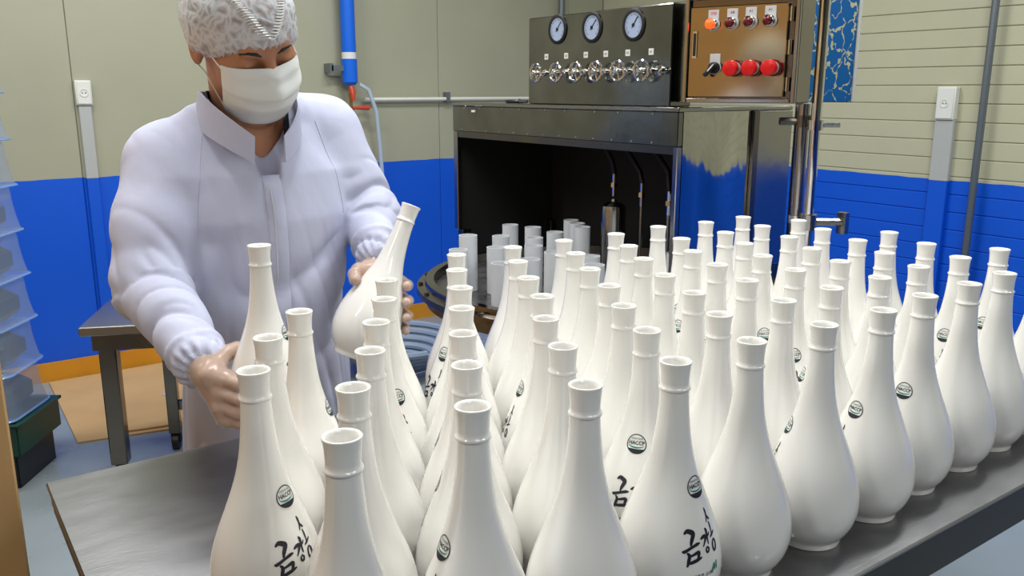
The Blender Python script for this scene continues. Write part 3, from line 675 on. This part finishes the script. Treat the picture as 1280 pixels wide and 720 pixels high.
for i in range(8):
    o = thing('clear_cover', 'clear plastic tray cover at the left edge, %s of its stack' % LV[i], 'tray', (.174-.003*i,3.520+.002*i, zz-.006+.1625*i), math.radians(-33+random.uniform(-2,2)), 'clear plastic covers stacked at the left')
    link('cover_shell', tray_me, o); link('cover_rim', rim_me, o)
    if i < 6: link('contents', cap_me, o, (0,0,.0))

# cardboard cartons at the left edge and beyond it
carton('cardboard_box', 'tall tan cardboard box at the left picture edge, lower one', (-.40,1.285,0),(.078,1.75,.70))
carton('cardboard_box', 'upper cardboard box at the left picture edge, stacked on another', (-.40,1.295,.7035),(.075,1.76,1.22))
for q_, (nm, z_) in enumerate((('bottom',0),('second',.56),('third',1.12),('top',1.68))):
    carton('cardboard_box', 'large carton, %s of the tall stack out of view beside the left wall of boxes' % nm, (-1.7,1.25,z_+.004*q_),(-1.0,2.45,z_+.555+.004*q_))
carton('cardboard_box', 'big brown carton stacked out of view to the left of the table', (-1.05,.55,0),(-.55,1.15,1.0))
carton('cardboard_box', 'brown carton on top of the big one out of view left', (-1.05,.55,1.004),(-.55,1.15,1.75))
carton('cardboard_box', 'tall carton out of view beyond the clear tray stack', (-.95,2.5,0),(-.35,3.3,1.0))
carton('cardboard_box', 'upper tall carton out of view beyond the clear tray stack', (-.95,2.5,1.004),(-.35,3.3,1.9))
#PERSON#
HEAD_YAW, HEAD_ROLL, HEAD_PITCH = 4, -11, 30
# ------------------------------------------------------------------ the worker
import openvdb
class Field:
    def __init__(s, lo, hi, h):
        s.lo = np.array(lo, float); s.h = h; s.n = np.ceil((np.array(hi)-s.lo)/h).astype(int)+1
        s.d = np.full(s.n, .05, np.float32)
    def _sub(s, lo, hi):
        i0 = np.clip(np.floor((np.array(lo)-s.lo)/s.h).astype(int), 0, s.n); i1 = np.clip(np.ceil((np.array(hi)-s.lo)/s.h).astype(int)+1, 0, s.n)
        ax = [(s.lo[k]+s.h*np.arange(i0[k], i1[k])).astype(np.float32) for k in range(3)]
        return tuple(slice(a, b) for a, b in zip(i0, i1)), ax[0][:,None,None], ax[1][None,:,None], ax[2][None,None,:]
    def _mix(s, sl, d, k, sub=False):
        A = s.d[sl]
        if sub: A = -A
        h = np.clip(.5+.5*(A-d)/k, 0, 1); r = A+(d-A)*h-k*h*(1-h)
        s.d[sl] = -r if sub else r
    def cap(s, p0, p1, r0, r1=None, k=.01, sub=False):
        r1 = r0 if r1 is None else r1; p0 = np.array(p0, float); p1 = np.array(p1, float); m = max(r0, r1)+k+4*s.h+.01
        sl, x, y, z = s._sub(np.minimum(p0,p1)-m, np.maximum(p0,p1)+m); v = p1-p0; L = max(v@v, 1e-12)
        X, Y, Z = x-p0[0], y-p0[1], z-p0[2]; t = np.clip((X*v[0]+Y*v[1]+Z*v[2])/L, 0, 1)
        d = np.sqrt((X-t*v[0])**2+(Y-t*v[1])**2+(Z-t*v[2])**2)-(r0+(r1-r0)*t)
        s._mix(sl, d.astype(np.float32), k, sub)
    def ell(s, c, r, R=None, k=.01, sub=False):
        c = np.array(c, float); m = max(r)+k+4*s.h+.01; sl, x, y, z = s._sub(c-m, c+m)
        X, Y, Z = x-c[0], y-c[1], z-c[2]
        if R is not None:
            R = np.array(R)   # columns = local axes
            X, Y, Z = [X*R[0][i]+Y*R[1][i]+Z*R[2][i] for i in range(3)]
        k0 = np.sqrt((X/r[0])**2+(Y/r[1])**2+(Z/r[2])**2); k1 = np.sqrt((X/r[0]**2)**2+(Y/r[1]**2)**2+(Z/r[2]**2)**2)+1e-6
        s._mix(sl, (k0*(k0-1)/k1).astype(np.float32), k, sub)
    def column(s, rows, k=.02):
        """upright body column: rows of (z, cx, cy, wx, wy)"""
        a = np.array(rows); sl, x, y, z = s._sub((a[:,1]-a[:,3]).min()-.06 + np.zeros(1) if 0 else [(a[:,1]-a[:,3]).min()-.06,(a[:,2]-a[:,4]).min()-.06,a[:,0].min()-.06], [(a[:,1]+a[:,3]).max()+.06,(a[:,2]+a[:,4]).max()+.06,a[:,0].max()+.06])
        zz = z[0,0]; I = lambda c: np.interp(zz, a[:,0], a[:,c])[None,None,:]
        cx, cy, wx, wy = I(1), I(2), I(3), I(4); q = (np.abs((x-cx)/wx)**2.3+np.abs((y-cy)/wy)**2.3)**(1/2.3)
        d = (q-1)*np.minimum(wx, wy); dz = np.maximum(a[:,0].min()-zz, zz-a[:,0].max())[None,None,:]
        s._mix(sl, np.maximum(d, dz).astype(np.float32), k)
    def mesh(s, name, m):
        c = 3*s.h; g = openvdb.FloatGrid(c); g.copyFromArray(np.clip(s.d, -c, c)); p, t, q = g.convertToPolygons(isovalue=0, adaptivity=0)
        p = p*s.h+s.lo; f = [tuple(map(int, a[::-1])) for a in q]+[tuple(map(int, a[::-1])) for a in t]
        me = bpy.data.meshes.new(name); me.from_pydata(p.tolist(), [], f); me.materials.append(m)
        me.polygons.foreach_set('use_smooth', [True]*len(me.polygons)); me.update(); s.d = None
        return me
def relax(me, n=2, lam=.5):
    nv = len(me.vertices); co = np.empty(nv*3, np.float32); me.vertices.foreach_get('co', co); co = co.reshape(-1,3)
    ed = np.empty(len(me.edges)*2, np.int32); me.edges.foreach_get('vertices', ed); ed = ed.reshape(-1,2)
    deg = np.bincount(ed.ravel(), minlength=nv).astype(np.float32)[:,None]; deg[deg==0]=1
    for _ in range(n):
        acc = np.stack([np.bincount(ed[:,0], co[ed[:,1],k], nv)+np.bincount(ed[:,1], co[ed[:,0],k], nv) for k in range(3)], 1)
        co = co+lam*(acc/deg-co)
    me.vertices.foreach_set('co', co.astype(np.float32).ravel()); me.update()
def displace(me, fn):
    nv = len(me.vertices); co = np.empty(nv*3, np.float32); me.vertices.foreach_get('co', co); co = co.reshape(-1,3)
    nr = np.empty(nv*3, np.float32); me.vertices.foreach_get('normal', nr); nr = nr.reshape(-1,3)
    co = co+nr*fn(co)[:,None]; me.vertices.foreach_set('co', co.astype(np.float32).ravel()); me.update()
def nz(P, sc, off=0):
    P = (P*np.array(sc)+off).tolist(); f = noise.noise
    return np.array([f(p) for p in P])
man = thing('person', 'worker in white coat, hairnet and face mask placing a bottle on the table', 'person', (.50, 1.55, 0))
def attach(o):
    o.parent = man; o.matrix_parent_inverse = Matrix.Translation(-man.location); return o
def mlink(name, me, par=None):
    o = link(name, me)
    if par is None: attach(o)
    else: o.parent = par
    return o
# skeleton
RS = (.376,1.545,1.275); RE = (.313,1.465,1.085); RW = (.328,1.266,1.003)
LS = (.668,1.565,1.318); LE = (.728,1.500,1.165); LW = (.688,1.392,1.110)
NB = (.505,1.515,1.32)
HC_ = Vector((.492,1.463,1.480)); HS = .95
HM = Matrix.Translation(HC_) @ Matrix.Rotation(math.radians(HEAD_YAW),4,'Z') @ Matrix.Rotation(math.radians(HEAD_ROLL),4,'Y') @ Matrix.Rotation(math.radians(HEAD_PITCH),4,'X')
HS_ = HS
HR = np.array(HM.to_3x3())
def hp(x,y,z): return tuple(HM @ (Vector((x,y,z))*HS))
# fingers: points in the frame of a held bottle
def bframe(base, q): return Matrix.Translation(base) @ q.to_matrix().to_4x4()
FL = bframe(BL, Vector((0,0,1)).rotation_difference(Vector((0,0,1)))); FR = bframe(BRb, qR)
def on(F, az, z, off): a = math.radians(az); r = Rz(z)+off; return tuple(F @ Vector((r*math.cos(a), r*math.sin(a), z)))
HANDS = []
# right hand on the upright bottle: palm on the -X side, fingers round the camera side
rf = []
for zk, a0, a1, ro in ((.092,186,246,.0088),(.071,184,250,.0090),(.050,184,244,.0086),(.031,186,236,.0076)):
    z1 = zk-.006
    rf.append([(on(FL,a0,zk,.014),ro+.0012),(on(FL,(a0*.5+a1*.5)-2,zk-.002,.0125),ro),(on(FL,a0*.2+a1*.8,zk-.004,.0095),ro*.93),(on(FL,a1,z1,.0085),ro*.85)])
rthumb = [(on(FL,172,.094,.028),.0135),(on(FL,156,.108,.020),.0115),(on(FL,140,.116,.013),.0100),(on(FL,126,.120,.0095),.0088)]
HANDS.append((RW, rf, rthumb))
# left hand behind the tilted bottle: fingers round the right side, thumb on the left
lf = []
for zk, a0, a1, ro in ((.150,62,-40,.0088),(.124,60,-46,.0090),(.099,58,-44,.0086),(.077,56,-36,.0076)):
    lf.append([(on(FR,a0,zk,.018),ro+.0015),(on(FR,a0*.55+a1*.45,zk-.001,.0135),ro),(on(FR,a0*.22+a1*.78,zk-.003,.0095),ro*.94),(on(FR,a1,zk-.005,.0085),ro*.86)])
lthumb = [(on(FR,92,.150,.024),.0135),(on(FR,124,.142,.018),.0115),(on(FR,150,.134,.012),.0100),(on(FR,176,.126,.0095),.0088)]
HANDS.append((LW, lf, lthumb))
def hand(F_, W_, fs, th, inf=0):
    for f in fs:
        for (p0,r0),(p1,r1) in zip(f, f[1:]): F_.cap(p0, p1, r0+inf, r1+inf, .003)
    for (p0,r0),(p1,r1) in zip(th, th[1:]): F_.cap(p0, p1, r0+inf, r1+inf, .004)
    Wv = np.array(W_)
    for f in fs:                              # palm: metacarpals from wrist to each knuckle
        k0 = np.array(f[0][0]); F_.cap(Wv+(k0-Wv)*.12, k0, .017+inf, .0115+inf, .012)
    t0 = np.array(th[0][0]); F_.cap(Wv+(t0-Wv)*.15, t0, .018+inf, .0140+inf, .014)
# body (skin) --------------------------------------------------------
F = Field((.17,1.10,.0),(.86,1.80,1.62),.0028)
F.column([(.78,.52,1.55,.11,.09),(.95,.52,1.545,.11,.09),(1.10,.508,1.54,.13,.09),(1.22,.512,1.54,.145,.095),(1.28,.514,1.54,.13,.08)], .03)
for a, b, r0, r1 in ((RS,RE,.043,.036),(RE,RW,.036,.025),(LS,LE,.043,.036),(LE,LW,.036,.025)): F.cap(a, b, r0, r1, .02)
F.cap(RS, NB, .04, .045, .03); F.cap(LS, NB, .04, .045, .03)
F.cap(NB, hp(0,.025,-.05), .055, .052, .03)
for sx, a in ((-1,.455),(1,.595)):
    F.cap((a,1.55,.80),(a,1.54,.46),.075,.052,.03); F.cap((a,1.54,.46),(a,1.57,.10),.05,.034,.02); F.cap((a,1.58,.045),(a,1.44,.035),.036,.028,.02)
# head
F.ell(hp(0,.012,.030),(.076,.096,.094),HR,.01); F.ell(hp(0,-.035,-.045),(.060,.060,.074),HR,.025)
F.cap(hp(0,-.072,-.092),hp(0,-.070,-.088),.021,.021,.02); F.cap(hp(-.030,-.078,.026),hp(.030,-.078,.026),.014,.014,.015)
for sx in (-1,1):
    F.ell(hp(sx*.042,-.060,-.022),(.026,.026,.030),HR,.02); F.ell(hp(sx*.033,-.098,.004),(.016,.014,.011),HR,.012,True)
    F.ell(hp(sx*.032,-.078,.002),(.015,.0125,.0125),HR,.004)
    F.ell(hp(sx*.081,.012,-.004),(.009,.020,.031),HR,.006); F.ell(hp(sx*.090,.008,.0),(.006,.010,.018),HR,.004,True)
F.cap(hp(0,-.092,.012),hp(0,-.112,-.026),.008,.0125,.010); F.cap(hp(-.013,-.100,-.032),hp(.013,-.100,-.032),.008,.008,.006)
F.cap(hp(-.018,-.094,-.060),hp(.018,-.094,-.060),.007,.007,.006); F.cap(hp(-.018,-.1,-.0625),hp(.018,-.1,-.0625),.002,.002,.003,True)
for W_, fs, th in HANDS: hand(F, W_, fs, th)
me = F.mesh('body', M['skin']); relax(me, 1, .4); body = mlink('body', me)
# lashes, brows, nails
for sx in (-1, 1):
    MBx = MB().tube([hp(sx*.019,-.0885,-.002),hp(sx*.026,-.0925,-.0055),hp(sx*.034,-.0925,-.0065),hp(sx*.041,-.089,-.005),hp(sx*.046,-.084,-.002)], [.0006,.0013,.0015,.0013,.0006], 6)
    MBx.build('eyelashes', M['hair'], body)
    MB().tube([hp(sx*.014,-.0935,.021),hp(sx*.024,-.0945,.027),hp(sx*.036,-.090,.029),hp(sx*.048,-.080,.024)], [.0015,.003,.003,.0012], 6).build('eyebrow', M['hair'], body)
# hair under the net
def cap_shell(cen, rad, f0, slope, n=72, m=26, pleat=0, puff=0, seed=0, drop=0):
    vs=[]; fs=[]
    for j in range(m+1):
        for i in range(n):
            th=2*PI*i/n; d0=Vector((math.cos(th), math.sin(th)))
            # polar angle at which the shell meets the rim plane z = f0 + slope*(y+.1)
            lo_, hi_ = 0, PI*.95
            for _ in range(14):
                mid=(lo_+hi_)/2; y=cen[1]+rad[1]*math.sin(mid)*d0.y; z=cen[2]+rad[2]*math.cos(mid)
                if z > f0+slope*(y+.1): lo_=mid
                else: hi_=mid
            ph=lo_*(j/m)
            q=Vector((rad[0]*math.sin(ph)*d0.x, rad[1]*math.sin(ph)*d0.y, rad[2]*math.cos(ph)))
            s=j/m; k=1+pleat*math.sin(th*n/3.0+3*math.sin(5*th))*s**4 - .07*max(0,(s-.9)/.1)*(pleat>0)
            if puff: k += puff*noise.noise(q*28+Vector((seed,0,0))) + puff*.5*noise.noise(q*70)
            vs.append(hp(cen[0]+q.x*k, cen[1]+q.y*k, cen[2]+q.z*k))
    for j in range(m):
        for i in range(n): i2=(i+1)%n; fs.append((j*n+i,(j+1)*n+i,(j+1)*n+i2,j*n+i2))
    return vs, fs
vs, fs = cap_shell((0,.016,.034),(.081,.098,.097),.050,-.48,puff=.012); MBx = MB().add(vs,fs); mlink('hair', MBx.mesh('hair', M['hair'], 80))
vs, fs = cap_shell((0,.016,.034),(.094,.113,.106),.028,-.50,150,36,.022,.03,5); net = mlink('hairnet', MB().add(vs,fs).mesh('hairnet', M['net'], 80))
# gathered elastic seam running over the net in a U down to the brow
def net_pt(x, t, out=.0):
    """t: 0 crown .. 1 front rim"""
    ph = t*math.radians(88); c=Vector((0,.016,.034)); q = Vector((x*(.3+.7*math.cos(ph*.0)), -.113*math.sin(ph), .106*math.cos(ph)))
    q = q*(1/ math.sqrt((q.x/.094)**2+(q.y/.113)**2+(q.z/.106)**2))*(1.01+out)
    return hp(c.x+q.x, c.y+q.y, c.z+q.z)
for sx in (-1, 1):
    mb = MB(); nn = 30; path=[]
    for i in range(nn):
        s=i/(nn-1); x = sx*(.070*(1-s)**.8+.004); t=.12+.78*s; path.append((x,t))
        mb.tube([net_pt(x-.009,t),net_pt(x,t+.01*sx,.035),net_pt(x+.009,t)], [.0007,.0013,.0007], 5)
    mb.build('gathered_seam', M['mask'], net)
# face mask
def mask_pt(phi, t, o=0):
    a=math.radians(phi); c=math.cos(a)
    rx=np.interp(t,[0,.35,.75,1],[.074,.077,.073,.062])+o
    ry=np.interp(t,[0,.12,.38,.7,.9,1],[.087,.097,.110,.097,.083,.068])+o
    if t < .4: ry += .012*math.exp(-(phi/16)**2)*(1-abs(t-.25)/.4)
    zc=np.interp(t,[0,1],[.004,-.122]); zs=np.interp(t,[0,1],[-.008,-.088]); f=c**1.0
    pl=.0022*math.sin(t*PI*7.5)*max(0,c)
    return hp(rx*math.sin(a), -.014-(ry+pl)*c**.68, zs+(zc-zs)*f)
mb=MB(); n_,m_=40,44; vs=[]
for o in (0.0012,0):
    for j in range(m_+1):
        for i in range(n_+1): vs.append(mask_pt(-70+140*i/n_, j/m_, o))
fs=[]; K=(n_+1)*(m_+1)
for j in range(m_):
    for i in range(n_): a=j*(n_+1)+i; fs.append((a,a+n_+1,a+n_+2,a+1)); fs.append((K+a,K+a+1,K+a+n_+2,K+a+n_+1))
mb.add(vs,fs); msk = mlink('face_mask', mb.mesh('face_mask', M['mask'], 60))
for sx in (-1,1):
    MB().tube([mask_pt(sx*69,.05,.001),hp(sx*.079,.0,.012),hp(sx*.0835,.03,.010)],.0012,6).build('ear_loop', M['mask'], msk)
    MB().tube([mask_pt(sx*69,.95,.001),hp(sx*.074,-.004,-.045),hp(sx*.0835,.03,-.03)],.0012,6).build('ear_loop', M['mask'], msk)
# gloves
for W_, fs_, th in HANDS:
    pts = [p for f in fs_ for p,_ in f]+[p for p,_ in th]+[W_]; a=np.array(pts)
    G = Field(a.min(0)-.05, a.max(0)+.05, .0025); hand(G, W_, fs_, th, .0018)
    kn = np.mean([f[0][0] for f in fs_], 0); Wv=np.array(W_); dr=(kn-Wv)/np.linalg.norm(kn-Wv)
    G.cap(Wv+dr*.0, Wv+dr*.03, .0275, .024, .01)
    me = G.mesh('glove', M['glove']); relax(me, 1, .4); displace(me, lambda co: .0016*nz(co,(60,60,60)))
    g = mlink('glove', me); 
    Mt = frame(tuple(Wv+dr*.004), (0,0,1), tuple(dr)); MB().torus(.0288,.0016,40,6,Mt).build('glove_cuff', M['mask'], g)
# coat ----------------------------------------------------------------
F = Field((.14,1.18,.44),(.90,1.80,1.46),.0042)
F.column([(.50,.527,1.560,.172,.160),(.66,.527,1.557,.160,.150),(.80,.527,1.553,.152,.144),(.95,.526,1.548,.149,.138),(1.08,.520,1.542,.158,.134),(1.18,.515,1.540,.172,.128),(1.26,.514,1.540,.165,.112),(1.31,.512,1.535,.11,.085),(1.345,.508,1.525,.07,.070)], .02)
F.cap(RS,(.46,1.53,1.345),.066,.045,.05); F.cap(LS,(.55,1.535,1.365),.064,.045,.05)
RM=tuple((np.array(RS)+RE)/2+np.array((-.008,.0,.0))); F.cap(RS,RM,.066,.063,.03); F.cap(RM,RE,.063,.058,.03); F.cap(RE,RW,.056,.036,.025)
F.cap(LS,LE,.066,.055,.03); F.cap(LE,LW,.052,.036,.02)
# V opening at the neck and room for the hands
F.cap((.505,1.43,1.40),(.508,1.435,1.335),.052,.038,.008,True); F.cap((.508,1.435,1.335),(.512,1.432,1.250),.034,.014,.005,True)
F.cap(NB,(.497,1.47,1.42),.062,.066,.01,True)
me = F.mesh('coat', M['coat']); relax(me, 2, .5)
RSn,REn,RWn,LSn,LEn,LWn=[np.array(a) for a in (RS,RE,RW,LS,LE,LW)]
def seg(co,a,b):
    v=b-a; L=np.linalg.norm(v); u=v/L; t=(co-a)@u; d=np.linalg.norm(co-a-np.outer(np.clip(t,0,L),u),axis=1); return t,d,L,u
def ridge(n, w_=.15):      # sharp crease lines on smooth cloth
    return np.exp(-(np.abs(n)/w_)**1.3)
def folds(co):
    out=np.zeros(len(co)); wt=np.zeros(len(co))
    for (a,b,R,amp,f,lo_) in ((RSn,REn,.085,.010,10,.3),(REn,RWn,.075,.011,16,.7),(LSn,LEn,.08,.010,12,.3),(LEn,LWn,.065,.009,20,.7)):
        t,d,L,u=seg(co,a,b); w_=np.clip((R-d)/.02,0,1)*((t>-.03)&(t<L+.03))
        ax=np.cross(u,[0.3,.2,1]); ax/=np.linalg.norm(ax); ax2=np.cross(u,ax)
        P=np.stack([t*f+(co@ax)*8,(co@ax)*4.5,(co@ax2)*4.5],1); n1=nz(P,1.0,3.1); n2=nz(P,1.7,7.7)
        g=amp*(ridge(n1)+.5*ridge(n2)-.55)*(lo_+(1-lo_)*np.clip(t/L,0,1)**1.5)
        out=np.where(w_>wt,g,out); wt=np.maximum(wt,w_)
    P=np.stack([co[:,0]*9+co[:,2]*2.2,co[:,1]*7,co[:,2]*1.3],1); n1=nz(P,1,.5); n2=nz(P,1.8,9.3)
    P2=np.stack([co[:,0]*4-co[:,2]*7,co[:,1]*4,co[:,2]*2+co[:,0]*3],1); n3=nz(P2,1,4.4)
    low=np.clip((1.22-co[:,2])/.25,.15,1)
    tor=low*(.014*(ridge(n1)-.4)+.006*(ridge(n2)-.4))+.011*(ridge(n3,.15)-.3)*np.clip((co[:,2]-.88)/.15,0,1)*np.clip((1.27-co[:,2])/.08,0,1)
    out=out*wt+(1-wt)*tor
    # elastic cuffs
    for (a,b) in ((REn,RWn),(LEn,LWn)):
        t,d,L,u=seg(co,a,b); e=np.clip((t-(L-.012))/.012,0,1)*(d<.06); ax=np.cross(u,[0,0,1]);ax/=np.linalg.norm(ax);ax2=np.cross(u,ax)
        th=np.arctan2((co-b)@ax2,(co-b)@ax); out=out+e*.0028*np.sin(th*16)
        g=((t>L-.028)&(t<L-.018)&(d<.06)); out=out-g*.003
    return out
displace(me, folds); relax(me, 1, .3)
coat = mlink('coat', me)
# stand collar
def ribbon(c0, path, h, th, m, name, par):
    pass
mb=MB(); n_=64; vs=[]; CC=Vector((.502,1.497,0))
for i in range(n_+1):
    s=i/n_; a=math.radians(-90+ (-163+326*s)+180)      # starts and ends either side of the front (-Y)
    fr=abs(s-.5)*2; fx=max(0,(fr-.55)/.45)
    rx=.078+.003*fx; ry=.080+.012*fx; zb=1.352-.055*fx**1.3-.004*fr; hh=.046-.014*fx
    for (dr,dz) in ((.010,-.012),(.004,hh),(.001,hh),(.004,-.012)):
        lean = -.012*(dz/hh if dz>0 else 0)
        vs.append((CC.x+(rx+dr)*math.cos(a), CC.y+(ry+dr)*math.sin(a)+lean, zb+dz))
fs=[]
for i in range(n_):
    for k in range(4): k2=(k+1)%4; fs.append((i*4+k,i*4+k2,(i+1)*4+k2,(i+1)*4+k))
fs+=[(0,1,2,3),(n_*4+3,n_*4+2,n_*4+1,n_*4)]
mb.add(vs,fs); mb.build('collar', M['coat'], coat, 50)
# black shirt collar inside
mb=MB(); vs=[]
for i in range(n_+1):
    s=i/n_; a=math.radians(90+(-140+280*s)); fr=abs(s-.5)*2; fx=max(0,(fr-.5)/.5)
    for (dr,dz) in ((.002,-.008),(.001,.036),(-.001,.036),(0,-.008)): vs.append((CC.x+(.066+dr)*math.cos(a), CC.y-.003+(.069+dr)*math.sin(a), 1.362-.05*fx+dz))
mb.add(vs,fs); attach(mb.build('shirt_collar', M['shirt'], None, 50))
# zip and placket down the coat front
zb=[]; pl=MB(); zr=MB(); vs=[]
dgx = bpy.context.evaluated_depsgraph_get()
from mathutils.bvhtree import BVHTree
bv = BVHTree.FromPolygons([v.co.copy() for v in coat.data.vertices],[tuple(p.vertices) for p in coat.data.polygons])
zz_ = np.linspace(1.258,.56,70); cl=[]
for z in zz_:
    row=[]
    for dx,o in ((-.016,.0006),(-.014,.0028),(.014,.0028),(.016,.0006)):
        h = bv.ray_cast(Vector((.512-.008*(1.26-z)+dx,1.0,z)),Vector((0,1,0)))[0]; row.append((h.x,(h.y if h else 1.4)-o,h.z))
    vs += row; h = bv.ray_cast(Vector((.506-.008*(1.26-z),1.0,z)),Vector((0,1,0)))[0]; cl.append((h.x,h.y-.0034,h.z))
fs=[]
for i in range(len(zz_)-1):
    for k in range(3): fs.append((i*4+k,i*4+k+1,(i+1)*4+k+1,(i+1)*4+k))
pl.add(vs,fs); pl.build('front_placket', M['coat'], coat, 60)
zr.tube(cl,.0012,6); zr.build('zip', M['alu'], coat)
hq=cl[0]; MB().box((hq[0]-.004,hq[1]-.004,hq[2]-.022),(hq[0]+.004,hq[1]-.001,hq[2])).build('zip_pull', M['chrome'], coat)
for x0,x1,za,zb_ in ((.415,.385,1.325,1.135),(.625,.652,1.345,1.18)):      # armhole seams
    sm=[]
    for q in range(26):
        f=q/25; xx=x0+(x1-x0)*math.sin(f*PI/2); h=bv.ray_cast(Vector((xx,1.0,za+(zb_-za)*f)),Vector((0,1,0)))[0]
        if h and h.y<1.66: sm.append((h.x,h.y-.0002,h.z))
    if len(sm)>3: MB().tube(sm,.0011,6).build('armhole_seam', M['coat'], coat)
# trousers and boots
F = Field((.30,1.36,.06),(.72,1.70,.86),.006)
F.column([(.74,.525,1.55,.130,.11),(.84,.525,1.55,.125,.105)],.02)
for a in (.455,.595): F.cap((a,1.55,.78),(a,1.54,.46),.078,.062,.03); F.cap((a,1.54,.46),(a,1.575,.12),.062,.054,.02)
me=F.mesh('trousers', M['trousers']); relax(me,2); displace(me, lambda co: .006*nz(co,(18,18,9))); mlink('trousers', me)
for a in (.455,.595):
    F = Field((a-.07,1.38,-.002),(a+.07,1.66,.20),.004); F.cap((a,1.585,.05),(a,1.585,.16),.045,.05,.02); F.cap((a,1.59,.047),(a,1.44,.042),.045,.040,.02)
    F.d = np.maximum(F.d, (.001-(F.lo[2]+F.h*np.arange(F.n[2])))[None,None,:].astype(np.float32))
    mlink('boot', F.mesh('boot', M['boots']))
